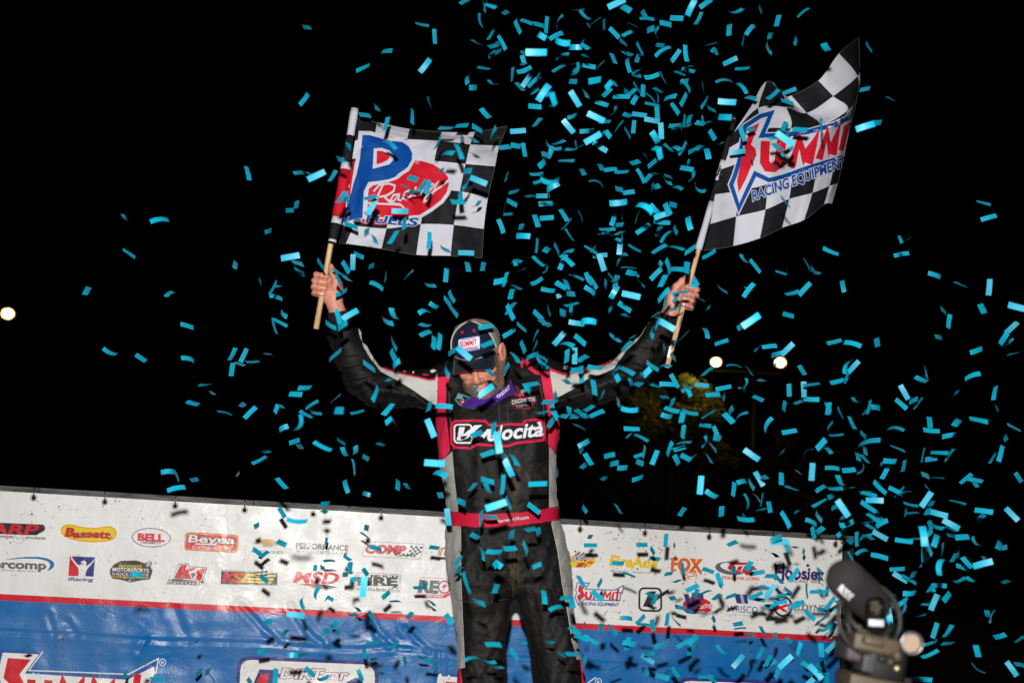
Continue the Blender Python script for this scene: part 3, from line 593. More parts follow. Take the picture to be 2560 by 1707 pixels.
# ------------------------------------------------------------------ trees
m_, nt, b = base_mat('leaf', (.06, .085, .02), .6, .3)
nt.links.new(ramp(nt, nz(nt, 1.7, 3), [(.3, (.035, .055, .012)), (.7, (.10, .11, .028))]), b.inputs['Base Color']); LEAF = m_
BARK, nt, b = base_mat('bark', (.06, .045, .032), .9); bump(nt, b, nz(nt, 9, 4, .6, (3, 3, .5)), .8, .03)
def tree(base, h, R, seed, label, nl=9000, nc=26):
    r = random.Random(seed); root = empty('tree', base); tag(root, label, 'tree', None)
    base = Vector(base); cz = h*.62; tb = MB(); cl = []
    tip = base+Vector((r.uniform(-.3, .3), r.uniform(-.3, .3), h*.8)); tb.tube([base, base.lerp(tip, .35)+Vector((.1, 0, 0)), base.lerp(tip, .7), tip], [h*.028, h*.021, h*.012, h*.004], 10)
    for k in range(nc):
        a = r.uniform(0, 6.28); el = r.uniform(-.35, 1.2); rr = R*r.uniform(.55, 1.05)
        c = base+Vector((0, 0, cz))+Vector((math.cos(a)*math.cos(el)*rr, math.sin(a)*math.cos(el)*rr, math.sin(el)*rr*1.15)); cl.append((c, R*r.uniform(.13, .27)))
        s = base.lerp(tip, r.uniform(.35, .9)); mid = s.lerp(c, .5)+Vector((0, 0, -.1*R)); tb.tube([s, mid, c], [h*.008, h*.005, h*.002], 6)
    tb.build('trunk', BARK, root)
    V = []; F = []
    for k in range(nl):
        c, cr_ = cl[k % len(cl)]; d = Vector((r.gauss(0, 1), r.gauss(0, 1), r.gauss(0, .8))).normalized()*cr_*r.random()**.45*1.25
        p = c+d; u = Vector((r.gauss(0, 1), r.gauss(0, 1), r.gauss(0, 1))).normalized(); w = u.orthogonal().normalized(); s = r.uniform(.05, .11); i = len(V)
        V += [p-u*s, p+w*s*.5, p+u*s, p-w*s*.5]; F.append((i, i+1, i+2, i+3))
    mk('crown', V, F, LEAF, root, smooth=False)
def gpt(px, d): q = P(px, 1400, d); return (q.x, q.y, 0)
tree(gpt(1665, 59.0), 10.2, 2.5, 3, 'leafy tree lit yellow right beside the floodlight pole', 9000, 34)
tree(gpt(1590, 62), 7.2, 2.2, 8, 'darker tree on the driver side of the yellow lit tree')
tree(gpt(1990, 64), 6.6, 2.6, 12, 'dim reddish tree behind the floodlight pole')

# ================================================================== THE DRIVER
MO = P(1250, 1300, MANY); RM = Matrix.Rotation(-ROLL, 3, 'Y'); RMn = np.array(RM)
def L(px, py, dy=0):                            # pixel -> driver frame (rolled with the picture rows)
    return np.array(RM.transposed()@(P(px, py, MANY+dy)-MO))
def toW(V): return np.asarray(V)@RMn.T+np.array(MO)
def row(py, xl, xr, yc, bd): a, c = L(xl, py), L(xr, py); return ((a[2]+c[2])/2, a[0], c[0], yc, bd)

# arms (centre line pixels, depth offset, sleeve radius)
ARM_L = [((1118, 968), .00, .070), ((1060, 972), -.005, .064), ((1000, 968), -.015, .060), ((948, 968), -.025, .060), ((906, 946), -.035, .058), ((882, 899), -.05, .054), ((863, 849), -.065, .049), ((850, 808), -.075, .040), ((847, 790), -.08, .034)]
ARM_R = [((1380, 960), .00, .070), ((1430, 970), -.005, .066), ((1490, 962), -.015, .062), ((1549, 946), -.025, .060), ((1594, 911), -.035, .058), ((1625, 873), -.05, .052), ((1650, 836), -.065, .046), ((1662, 812), -.075, .039), ((1667, 797), -.08, .035)]
HANDS = [(811, 712, -1), (1713, 739, 1)]
WR = [(846, 786), (1668, 795)]

# ---- suit
sd = SDF(L(780, 2075)-np.array([0, .22, .0]), L(1740, 760)+np.array([0, .22, 0]), .0052)
torso = [row(905, 1205, 1275, .02, .05), row(922, 1160, 1330, .015, .07), row(940, 1120, 1368, .015, .070), row(965, 1101, 1383, .01, .086), row(1010, 1094, 1390, .005, .107), row(1060, 1089, 1397, -.002, .122),
         row(1110, 1090, 1391, -.005, .127), row(1150, 1095, 1388, -.002, .124), row(1200, 1109, 1388, 0, .120), row(1260, 1121, 1389, 0, .117), row(1300, 1122, 1395, 0, .118),
         row(1340, 1119, 1410, .002, .122), row(1394, 1120, 1423, .005, .128), row(1440, 1125, 1427, .008, .124), row(1475, 1160, 1400, .01, .09), row(1492, 1240, 1330, .012, .05)]
sd.loft(torso, 2.35, 0)
sd.loft([row(1385, 1122, 1272, .004, .105), row(1460, 1126, 1279, 0, .108), row(1526, 1133, 1278, 0, .104), row(1600, 1142, 1270, 0, .096), row(1642, 1146, 1267, 0, .090), row(1707, 1141, 1265, .0, .082), row(1780, 1136, 1256, .01, .078), row(1900, 1132, 1240, .03, .070), row(2020, 1136, 1232, .03, .065), row(2040, 1134, 1236, .03, .066)], 2.2, .022)
sd.loft([row(1385, 1288, 1424, .004, .105), row(1460, 1290, 1429, 0, .108), row(1518, 1294, 1437, 0, .104), row(1596, 1317, 1445, 0, .096), row(1661, 1332, 1454, 0, .090), row(1707, 1341, 1461, .0, .082), row(1780, 1350, 1468, .01, .078), row(1900, 1372, 1478, .03, .070), row(2020, 1388, 1482, .03, .065), row(2040, 1386, 1486, .03, .066)], 2.2, .022)
for A in (ARM_L, ARM_R): sd.chain([(L(*p, dy), r) for p, dy, r in A[:-1]], .02)
sd.cap(L(1215, 930, .02), L(1120, 945, .01), .055, .062, .03); sd.cap(L(1260, 925, .02), L(1370, 940, .01), .055, .062, .03)
SV, SF = sd.mesh(); SV = relax(SV, SF, 3, .5); SN = normals(SV, SF)
# folds: across the sleeves, drawn from the crotch, hanging on the legs, bloused above the belt
spx = proj(toW(SV)); zz = SV[:, 2]; front = np.clip(-SN[:, 1]+.3, 0, 1)
def armfold(A, seed):
    pts = np.array([L(*p, dy) for p, dy, r in A]); best = np.full(len(SV), 9.); tt = np.zeros(len(SV)); off = np.zeros((len(SV), 3)); acc = 0
    for a, c in zip(pts[:-1], pts[1:]):
        e = c-a; l = np.linalg.norm(e); t = np.clip((SV-a)@e/l**2, 0, 1); v = SV-a-t[:, None]*e; d = np.linalg.norm(v, axis=1); k = d < best
        best = np.where(k, d, best); tt = np.where(k, acc+t*l, tt); off[k] = v[k]; acc += l
    ang = np.arctan2(off[:, 1], off[:, 2]); g = np.clip((.095-best)/.03, 0, 1)*np.clip((tt-.05)/.06, 0, 1)*np.clip((acc-.03-tt)/.03, 0, 1)
    el = np.exp(-((tt-.30)/.10)**2)
    f = wav(np.stack([tt*150+ang*5, ang*2.5, tt*30], 1), 1.0, 6, seed, 1.0)*(.0028+.0036*el)+wav(np.stack([tt*34, ang*4.0, ang*0], 1), 1.2, 5, seed+1, 1.4)*.0064
    return f*g
disp = armfold(ARM_L, 11)+armfold(ARM_R, 17)
torsoM = ((spx[:, 0] > 1080) & (spx[:, 0] < 1408)).astype(float)
low = np.clip((spx[:, 1]-1290)/25, 0, 1); up = np.clip((1275-spx[:, 1])/25, 0, 1)*torsoM
disp += low*(.0050*wav(SV, 26, 6, 21, 1.5, (1, 1, .35))+.0036*wav(SV, 75, 6, 22, 1.8, (1, 1, .5))+.0011*wav(SV, 190, 8, 23, 2.0))
ctr = np.array([1284., 1462.]); rv = spx-ctr; rd = np.linalg.norm(rv, axis=1); an = np.arctan2(rv[:, 1], rv[:, 0])
disp += low*.0030*np.sin(an*6.3+5*np.sin(rd*.013+1)+np.sin(an*2.7))*np.exp(-((rd-85)/60)**2)
disp += up*(.0040*wav(SV, 24, 6, 31, 1.5, (1, 1, .45))+.0026*wav(SV, 70, 6, 32, 1.8, (1, 1, .6))+.0009*wav(SV, 190, 8, 33, 2.0))+torsoM*.006*np.exp(-((spx[:, 1]-1262)/14)**2)*(1+.4*np.sin(spx[:, 0]*.16))
SV = SV+SN*disp[:, None]
T = np.concatenate([SF[:, [0, 1, 2]], SF[:, [0, 2, 3]]])
# regions: ids painted by cutting the surface along panel outlines
PAN = {
 'shoulder_stripe': [[(1086, 944), (1126, 940), (1121, 957), (1115, 958), (1116, 1043), (1117, 1045), (1126, 1127), (1104, 1152), (1076, 1152), (1076, 1044), (1095, 1042), (1094, 956)],
                     [(1352, 936), (1376, 934), (1384, 995), (1388, 1042), (1412, 1050), (1412, 1140), (1390, 1138), (1370, 1110), (1370, 1040), (1362, 997)],
                     [(1130, 1676), (1152, 1668), (1158, 1720), (1162, 1860), (1120, 1860), (1120, 1676)], [(1449, 1648), (1475, 1648), (1490, 1860), (1462, 1860), (1456, 1720)]],
 'side_panel': [[(1131, 1128), (1104, 1152), (1090, 1152), (1085, 1290), (1148, 1290), (1137, 1197)], [(1372, 1115), (1392, 1140), (1410, 1140), (1410, 1285), (1372, 1270)],
                [(1090, 1296), (1150, 1300), (1151, 1448), (1156, 1565), (1160, 1668), (1130, 1676), (1090, 1676)], [(1376, 1290), (1420, 1290), (1480, 1500), (1480, 1648), (1441, 1648), (1431, 1607), (1422, 1545), (1406, 1460), (1395, 1379)]],
 'sleeve_panel': [[(1094, 937), (1088, 951), (1072, 952), (1049, 946), (1001, 936), (972, 928), (950, 918), (940, 905), (930, 890), (918, 868), (905, 845), (897, 795), (893, 797), (898, 838), (909, 868), (924, 894), (938, 912), (950, 928), (975, 942), (993, 951), (1028, 972), (1086, 1011), (1093, 1010)],
                  [(1374, 926), (1407, 939), (1436, 935), (1468, 927), (1509, 916), (1532, 905), (1543, 888), (1583, 852), (1599, 831), (1613, 809), (1635, 789), (1639, 794), (1619, 812), (1606, 836), (1591, 855), (1567, 876), (1550, 900), (1535, 922), (1509, 933), (1468, 948), (1434, 972), (1396, 992), (1384, 990)]],
 'piping': [[(1094, 931), (1094, 937), (1088, 951), (1072, 952), (1049, 946), (1001, 936), (972, 928), (950, 918), (950, 914), (972, 924), (1001, 932), (1049, 942), (1072, 948), (1086, 947)],
            [(1374, 920), (1374, 926), (1407, 939), (1436, 935), (1468, 927), (1509, 916), (1532, 905), (1531, 900), (1508, 911), (1468, 922), (1436, 930), (1408, 934)],
            [(1300, 915), (1308, 893), (1318, 897), (1328, 917), (1342, 928), (1376, 930), (1376, 938), (1340, 937), (1322, 925), (1312, 906), (1306, 922)]],
 'belt': [[(1080, 1276), (1124, 1277), (1180, 1282), (1240, 1284), (1300, 1280), (1350, 1272), (1394, 1265), (1430, 1262), (1430, 1296), (1395, 1300), (1350, 1307), (1300, 1314), (1240, 1318), (1190, 1317), (1124, 1313), (1080, 1311)]],
}
names = ['suit']+list(PAN); att = np.zeros(len(T), int)
for gi, (nm, polys) in enumerate(PAN.items()):
    for poly in polys:
        px = proj(toW(SV)); s = polysd(px, poly); SV, T, ins, att = cut(SV, T, s, att)
        px2 = proj(toW(SV[T].mean(1))); ins = polysd(px2, poly) < 0; att[ins] = gi+1
SW = toW(SV); nrm = normals(SV, T)@RMn.T
SUITB = cloth('suit_black', (.0046, .0043, .0045), .6, 520, .4, .0, .5, (.013, .0095, .0068), .14); SUITR = cloth('suit_red', (.50, .015, .052), .75, 520, .4, .0, .5, (.32, .018, .04))
SUITG = cloth('suit_grey', (.25, .245, .225), .8, 520, .4, .1, .6, (.12, .11, .095)); BELTM = cloth('belt_red', (.36, .006, .028), .6, 520, .3, .0); SLEEVEG = cloth('sleeve_silver', (.38, .38, .355), .7, 520, .4, .1, .4, (.2, .2, .19))
def dust(mat, spots):
    nt = mat.node_tree; b = nt.nodes['Principled BSDF']; geo = nt.nodes.new('ShaderNodeNewGeometry')
    for c, sx, sz, amt in spots:
        s = nt.nodes.new('ShaderNodeVectorMath'); s.operation = 'SUBTRACT'; nt.links.new(geo.outputs['Position'], s.inputs[0]); s.inputs[1].default_value = c
        m = nt.nodes.new('ShaderNodeVectorMath'); m.operation = 'MULTIPLY'; nt.links.new(s.outputs[0], m.inputs[0]); m.inputs[1].default_value = (1/sx, .3/sx, 1/sz)
        l = nt.nodes.new('ShaderNodeVectorMath'); l.operation = 'LENGTH'; nt.links.new(m.outputs[0], l.inputs[0])
        f = ramp(nt, l.outputs['Value'], [(.0, (amt,)*3), (1.0, (0, 0, 0))]); g = ramp(nt, nz(nt, 60, 6, .7, (1, 1, .5)), [(.42, (0, 0, 0)), (.62, (1, 1, 1))])
        k = nt.nodes.new('ShaderNodeMath'); k.operation = 'MULTIPLY'; nt.links.new(f, k.inputs[0]); nt.links.new(g, k.inputs[1])
        old = b.inputs['Base Color'].links[0].from_socket; nt.links.new(mixc(nt, k.outputs[0], old, (.16, .105, .06)), b.inputs['Base Color'])
dust(SUITB, [(P(1288, 1430, MANY-.12), .035, .11, .42), (P(1290, 1215, MANY-.12), .025, .14, .35), (P(1330, 1190, MANY-.12), .12, .05, .14), (P(1240, 1590, MANY-.1), .12, .2, .07), (P(1330, 1560, MANY-.1), .1, .2, .06), (P(1322, 1035, MANY-.12), .04, .05, .3)])
SBVH = bvh_of(SW, T)

# ---- body: head, neck, hands, and the hidden limbs
SKIN, nt, b = base_mat('skin', (.42, .20, .145), .5, .3)
nt.links.new(ramp(nt, nz(nt, 40, 4, .6), [(.3, (.40, .135, .09)), (.7, (.53, .245, .175))]), b.inputs['Base Color']); bump(nt, b, nz(nt, 260, 3), .25, .001)
b.inputs['Subsurface Weight'].default_value = .12; b.inputs['Subsurface Radius'].default_value = (.012, .004, .002); b.inputs['Subsurface Scale'].default_value = .5
HC = L(1198, 893, -.135)
HR = Matrix.Rotation(math.radians(-6), 3, 'Y')@Matrix.Rotation(math.radians(13), 3, 'Z').transposed()@Matrix.Rotation(math.radians(39), 3, 'X')
HS = .98
def hw(p): return HC+np.array(HR@(Vector(p)*HS))   # head frame -> driver frame
hd = SDF((-.13, -.16, -.17), (.13, .13, .17), .0024)
hd.ell((0, .012, .045), (.076, .095, .088), k=0); hd.ell((0, -.030, -.030), (.063, .066, .084), k=.02)
for s in (-1, 1):
    hd.cap((s*.060, .015, -.040), (s*.045, -.035, -.088), .020, .021, .02); hd.cap((s*.045, -.035, -.088), (s*.012, -.078, -.108), .021, .020, .02)
    hd.ell((s*.042, -.066, -.018), (.024, .022, .020), k=.014); hd.ell((s*.030, -.060, -.062), (.028, .03, .03), k=.015)
    hd.ell((s*.032, -.104, .006), (.019, .018, .013), k=.008, sub=True); hd.ell((s*.032, -.080, .004), (.015, .014, .0135), k=.003)
    hd.cap((s*.012, -.092, .024), (s*.046, -.082, .022), .0075, .006, .008)
    hd.ell((s*.0135, -.101, -.030), (.0095, .011, .009), k=.006)
    Re = Matrix.Rotation(math.radians(-22*s), 3, 'Z')@Matrix.Rotation(math.radians(-12), 3, 'X')
    hd.ell((s*.081, .018, -.002), (.0075, .021, .035), R=Re, k=.006); hd.ell((s*.088, .012, .002), (.006, .012, .022), R=Re, k=.004, sub=True)
    hd.ell((s*.079, .010, -.030), (.008, .010, .010), k=.004)
hd.ell((0, -.080, -.106), (.020, .018, .018), k=.014)
hd.cap((0, -.092, .022), (0, -.113, -.018), .0085, .0105, .010); hd.ell((0, -.114, -.024), (.0125, .011, .011), k=.006)
hd.ell((0, -.094, -.056), (.026, .012, .0075), k=.006); hd.ell((0, -.092, -.070), (.023, .012, .008), k=.006); hd.cap((-.026, -.101, -.063), (.026, -.101, -.063), .0022, .0022, .002, sub=True)
for s in (-1, 1): hd.ell((s*.007, -.110, -.034), (.0045, .006, .003), k=.002, sub=True)
hd.cap((0, .03, -.04), (0, .105, -.155), .056, .060, .02)
hv, hf = hd.mesh(); hv = relax(hv, hf, 1, .4)
# beard region raised a little with stubble relief
def beardmask(p):
    f = np.clip((-p[:, 2]-.043-.012*np.clip(.03-np.abs(p[:, 0]), 0, .03)/.03)/.012, 0, 1); side = np.clip((-p[:, 2]+.004-.9*np.clip(np.abs(p[:, 0])-.052, -.02, .02))/.02, 0, 1)*np.clip((np.abs(p[:, 0])-.052)/.008, 0, 1)*np.clip((.02-p[:, 1])/.01, 0, 1)
    m = np.maximum(f*np.clip((.03-p[:, 1])/.015, 0, 1), side); lips = ((np.abs(p[:, 0])/.026)**2+((p[:, 2]+.063)/.013)**2 < 1) & (p[:, 1] < -.09); m = np.where(lips, 0, m)
    mo = np.clip(1-np.abs(p[:, 2]+.045)/.009, 0, 1)*(np.abs(p[:, 0]) < .036)*(p[:, 1] < -.07); return np.maximum(m, mo)
hn = normals(hv, hf); bmk = beardmask(hv); hv2 = hv+hn*(bmk*(.0008+.0008*wav(hv, 900, 6, 77)))[:, None]
hT = np.concatenate([hf[:, [0, 1, 2]], hf[:, [0, 2, 3]]]); hatt = np.zeros(len(hT), int)
hv3, hT, ins, hatt = cut(hv2, hT, .42-beardmask(hv2), hatt)
bsel = beardmask(hv3[hT].mean(1)) > .42
headW = toW(HC+(hv3*HS)@np.array(HR).T)
def handmesh(cx, cy, sgn, wr, pb, pt, pd):
    """fist round a pole: o = towards the knuckle side, p = along the pole, c = towards the camera"""
    h0 = L(cx, cy, pd); pa, pc = L(*pb, pd), L(*pt, pd); p = (pc-pa)/np.linalg.norm(pc-pa); c = np.array([0, -1., 0]); o = np.cross(p, c); o = o/np.linalg.norm(o)
    if o[0]*sgn < 0: o = -o
    w = lambda a, b_, d: h0+o*a+p*b_+c*d
    Wp = L(*wr, -.08); g = SDF(np.minimum(h0, Wp)-.11, np.maximum(h0, Wp)+.11, .002)
    R3 = np.stack([o, c, p], 1); k = .010
    g.ell(w(-.016, -.004, -.024), (.046, .017, .047), R=R3, k=0); g.ell(w(-.040, -.022, -.016), (.024, .020, .034), R=R3, k=.012)   # palm and heel of the thumb
    g.cap(w(-.022, -.020, -.026), Wp, .030, .028, .02); g.cap(Wp, Wp+(Wp-w(-.022, -.02, -.026))*.9, .028, .031, .01)
    for i, (b_, ln, r) in enumerate(((.034, .96, .0096), (.0115, 1.04, .0098), (-.011, 1.0, .0094), (-.032, .86, .0084))):
        tl = b_*.92-.002; q = [w(.020, b_, -.028), w(.037*ln, b_-.001, -.010), w(.032*ln, tl-.001, .014), w(.012, tl-.002, .0195), w(-.006*ln, tl-.003, .018)]
        rr = [r*1.12, r*1.06, r*1.02, r*.97, r*.86]; tmp = SDF(g.lo, g.lo+(g.n-1)*g.h, g.h)
        for a, e, ra, rb in zip(q[:-1], q[1:], rr[:-1], rr[1:]): tmp.cap(a, e, ra, rb, .004)
        g.g = np.where(i >= 0, np.minimum(g.g, tmp.g), g.g)
    th = [w(-.046, -.014, -.010), w(-.036, .022, .000), w(-.022, .046, .008), w(-.012, .066, .010)]
    for (a, ra), (e, rb) in zip(zip(th[:-1], (.016, .0125, .0108)), zip(th[1:], (.0125, .0108, .0088))): g.cap(a, e, ra, rb, .010)
    V, F = g.mesh(); V = relax(V, F, 1, .4); nails = []
    return toW(V), F, w
POLES = [((790, 822), (883, 285), -.115), ((1667, 919), (1852, 232), -.115)]
BV_, BF_ = [headW], [hT]; base = len(headW); palms = []
for (cx_, cy_, sg_), wr_, (pb, pt, pd) in zip(HANDS, WR, POLES):
    V, F, w = handmesh(cx_, cy_, sg_, wr_, pb, pt, pd); palms.append(w); T4 = np.concatenate([F[:, [0, 1, 2]], F[:, [0, 2, 3]]]); BV_.append(V); BF_.append(T4+base); base += len(V)
bd = SDF(L(830, 1500)-np.array([0, .2, 0]), L(1690, 770)+np.array([0, .2, 0]), .012)
for A in (ARM_L, ARM_R): bd.chain([(L(*p, dy), r*.62) for p, dy, r in A], .02)
bd.loft([(z, (a+c)/2-(c-a)*.38, (a+c)/2+(c-a)*.38, y, d_*.72) for z, a, c, y, d_ in torso[2:-2]], 2.2, .02)
for x in (1200, 1360): bd.cap(L(x, 1440), L(x+3, 1490), .06, .06, .02)
V, F = bd.mesh(); BV_.append(toW(V)); BF_.append(np.concatenate([F[:, [0, 1, 2]], F[:, [0, 2, 3]]])+base)
BODY = np.concatenate(BV_); BT = np.concatenate(BF_); ishead = np.arange(len(BT)) < len(hT)
bf = np.zeros(len(BT), bool); bf[:len(hT)] = bsel
person = mk('person', *compact(BODY, BT[~bf]), SKIN, origin=(feet.x, MANY, ZST))
tag(person, 'bearded racing driver with bowed head holding up two checkered flags', 'person')
BEARD, nt, b = base_mat('beard_hair', (.10, .06, .04), .75, .3)
nt.links.new(ramp(nt, nz(nt, 330, 3, .7), [(.30, (.045, .022, .012)), (.5, (.155, .078, .045)), (.64, (.25, .14, .095)), (.74, (.38, .33, .29))]), b.inputs['Base Color']); bump(nt, b, nz(nt, 420, 3, .7), 1.0, .003)
mk('beard', *compact(BODY, BT[bf]), BEARD, person)
# beard and sideburn hairs
hc = hv3[hT].mean(1); bm_ = beardmask(hc); idx = np.where(bm_ > .35)[0]; fn = normals(hv3, hT)
pick = np.random.RandomState(5).choice(idx, min(2600, len(idx))); HVv = []; HFf = []; HMi = []
for q in pick:
    c0 = hc[q]; n0 = fn[hT[q][0]]; r = rnd; dn = np.array([0, -.25, -.9]); d0 = n0*.8+dn*.55+np.array([r.gauss(0, .25), r.gauss(0, .25), r.gauss(0, .25)]); d0 /= np.linalg.norm(d0); s0 = np.cross(d0, n0); s0 = s0/(np.linalg.norm(s0)+1e-9)
    l = r.uniform(.002, .0042); i = len(HVv); HVv += [c0-s0*.00035, c0+s0*.00035, c0+d0*l]; HFf.append((i, i+1, i+2)); HMi.append(0 if r.random() < .62 else 1)
WHK, _, _ = base_mat('beard_grey_hair', (.45, .42, .39), .6)
bh = mk('beard_hairs', toW(HC+(np.array(HVv)*HS)@np.array(HR).T), HFf, [BEARD, WHK], person, mi=HMi, smooth=False); bh['kind'] = 'stuff'
# brows, lashes and short back hair
DH, _, _ = base_mat('dark_hair', (.05, .032, .02), .7)
br = MB()
for s in (-1, 1):
    br.tube([toW(hw((s*.014, -.101, .024)))[...], toW(hw((s*.032, -.099, .029))), toW(hw((s*.048, -.086, .024)))], [.0028, .0034, .0016], 8)
    br.tube([toW(hw((s*.020, -.0935, .0005))), toW(hw((s*.032, -.0950, -.0025))), toW(hw((s*.045, -.0865, .0005)))], [.0008, .0012, .0008], 6)
br.build('eyebrows', DH, person)
hs = SDF((-.12, -.05, -.12), (.12, .14, .14), .004); hs.ell((0, .016, .042), (.0785, .0965, .089), k=0); hs.cap((-.05, .07, -.05), (.05, .07, -.05), .03, .03, .02)
V, F = hs.mesh(); k = (V[:, 1] > .005)[F].all(1); mk('hair', *compact(toW(HC+(V*HS)@np.array(HR).T), F[k]), DH, person)
# finger nails
NAIL, _, _ = base_mat('finger_nail', (.55, .36, .30), .3, .6)
for w in palms:
    for b_ in (.0115, -.011, -.032):
        c0 = w(-.0005, b_*.92-.005, .0262); u, v = w(1, 0, 0)-w(0, 0, 0), w(0, 1, 0)-w(0, 0, 0); nn = w(0, 0, 1)-w(0, 0, 0); V = []; n = 9
        for j in range(5):
            for i in range(n):
                a = (i/(n-1)-.5)*2; bb = (j/4-.5)*2; x = bb*.0055; y = a*.0052*(1-.18*max(0, -bb)); V.append(c0+u*x+v*y+nn*(.0006-.0022*a*a-.0012*max(0, -bb)**2))
        mk('finger_nail', toW(np.array(V)), [(j*n+i, j*n+i+1, (j+1)*n+i+1, (j+1)*n+i) for j in range(4) for i in range(n-1)], NAIL, person)

# ---- clothing as children
sel = att == 0
suit = mk('racing_suit', *compact(SW, T[sel]), SUITB, person)
for gi, (nm, mt, lift) in enumerate((('shoulder_stripe', SUITR, .0012), ('side_panel', SUITG, .0012), ('sleeve_panel', SLEEVEG, .0014), ('piping', SUITR, .0022), ('belt', BELTM, .005))):
    tri = T[att == gi+1]; px = proj(SW[tri].mean(1)); done = np.zeros(len(tri), bool)
    for poly in PAN[nm]:
        k = (polysd(px, poly) < 0) & ~done; done |= k
        if k.any():
            V, F = compact(SW, tri[k]); u = np.unique(tri[k]); V = V+nrm[u]*lift; mk(nm, V, F, mt, suit)
# seams: stitched lines on chest, sleeves and legs
def on_suit(pts, off=.0015):
    out = []
    for x, y in pts:
        d = ray(x, y).normalized(); h, n, _, _ = SBVH.ray_cast(CAMPOS, d, 9)
        if h is not None: out.append(h+(n if n.dot(d) < 0 else -n)*off)
    return out
def dense(pts, k=7): 
    o = []
    for (a, b_), (c, d) in zip(pts[:-1], pts[1:]): o += [(a+(c-a)*t/k, b_+(d-b_)*t/k) for t in range(k)]
    return o+[pts[-1]]
THREAD, _, _ = base_mat('seam_thread', (.03, .028, .026), .8); TREAD, _, _ = base_mat('red_stitch', (.22, .03, .02), .8); ZIP, _, _ = base_mat('zip_flap', (.018, .017, .017), .7)
for pts, mt, r_ in (([(1247, 1002), (1250, 1100), (1255, 1180), (1262, 1278)], ZIP, .0028), ([(1268, 1010), (1272, 1100), (1278, 1180), (1284, 1275)], THREAD, .0016), ([(1123, 960), (1125, 1040), (1134, 1125)], TREAD, .0011), ([(1347, 945), (1358, 1010), (1364, 1105)], TREAD, .0011),
                    ([(1284, 1320), (1286, 1400), (1284, 1465)], THREAD, .0022), ([(1152, 1316), (1153, 1450), (1158, 1565), (1162, 1668)], SLEEVEG, .0012), ([(1378, 1306), (1394, 1379), (1405, 1460), (1421, 1545), (1430, 1607)], SLEEVEG, .0012),
                    ([(1282, 1470), (1280, 1520), (1272, 1600), (1268, 1700)], THREAD, .0015), ([(1402, 1001), (1450, 985), (1520, 955)], THREAD, .0012), ([(1083, 1020), (1030, 985), (980, 962)], THREAD, .0012), ([(1150, 1500), (1200, 1508), (1278, 1495)], THREAD, .0012), ([(1095, 1010), (1088, 1060), (1090, 1100)], THREAD, .0014)):
    q = on_suit(dense(pts))
    if len(q) > 2: MB().tube(q, r_, 6).build('seam', mt, suit)
# collar, cuffs, gaiter
def ring(ctr, rx, ry, fn, hgt, thick, n=56, m=12, tilt=(0, 0)):
    V = []; F = []
    for i in range(n):
        a = i*2*math.pi/n; c0 = ctr+np.array([rx*math.cos(a), ry*math.sin(a), fn(a)]); rad = np.array([math.cos(a), math.sin(a)*.9, 0])
        for j in range(m):
            t = j*2*math.pi/m; V.append(c0+rad*thick*math.cos(t)+np.array([0, 0, hgt(a)*math.sin(t)])+rad*(.012*math.sin(t)*-1))
    for i in range(n):
        for j in range(m): F.append((i*m+j, i*m+(j+1) % m, ((i+1) % n)*m+(j+1) % m, ((i+1) % n)*m+j))
    return toW(np.array(V)), F
COLLAR = cloth('collar_red', (.36, .012, .03), .75, 500, .4); GAIT = cloth('gaiter_purple', (.055, .012, .20), .7, 500, .3, .1); CUFF = cloth('knit_cuff', (.010, .010, .011), .9, 300, .6)
V, F = ring(L(1245, 955, .01), .086, .082, lambda a: -.012+.030*math.sin(a)+.018*math.cos(a), lambda a: .017, .007); mk('collar', V, F, COLLAR, suit)
V, F = ring(L(1221, 978, -.065), .085, .086, lambda a: .0+.040*math.sin(a)+.024*math.cos(a)+.004*math.sin(5*a), lambda a: .0185+.003*math.sin(3*a+1), .006)
gaiter = mk('neck_gaiter', V, F, GAIT, person); GBVH = bvh_of(V, F)
for A in (ARM_L, ARM_R):
    (pa, da, ra), (pb_, db, rb) = A[-2], A[-1]; a, c = L(*pa, da), L(*pb_, db); e = (c-a)/np.linalg.norm(c-a); c2 = c+e*.016; a2 = a-e*.012
    pts = [toW(a2+(c2-a2)*t) for t in np.linspace(0, 1, 12)]; MB().tube(pts, [.0375+.0012*math.sin(i*2.6) for i in range(11)]+[.0335], 28).build('cuff', CUFF, suit)
# boots
BOOT, _, _ = base_mat('boot_leather', (.02, .02, .02), .5)
for x in (1185, 1437):
    bt = SDF((-.08, -.24, -.02), (.08, .12, .14), .005); bt.ell((0, -.09, .03), (.048, .115, .045), k=0); bt.cap((0, .02, .04), (0, .02, .13), .048, .055, .03); bt.ell((0, .03, .03), (.042, .05, .04), k=.02)
    V, F = bt.mesh(); V[:, 2] = np.maximum(V[:, 2], 0); q = P(x, 2040, MANY+.03); mk('boot', V+np.array([q.x, q.y, ZST]), F, BOOT, person)

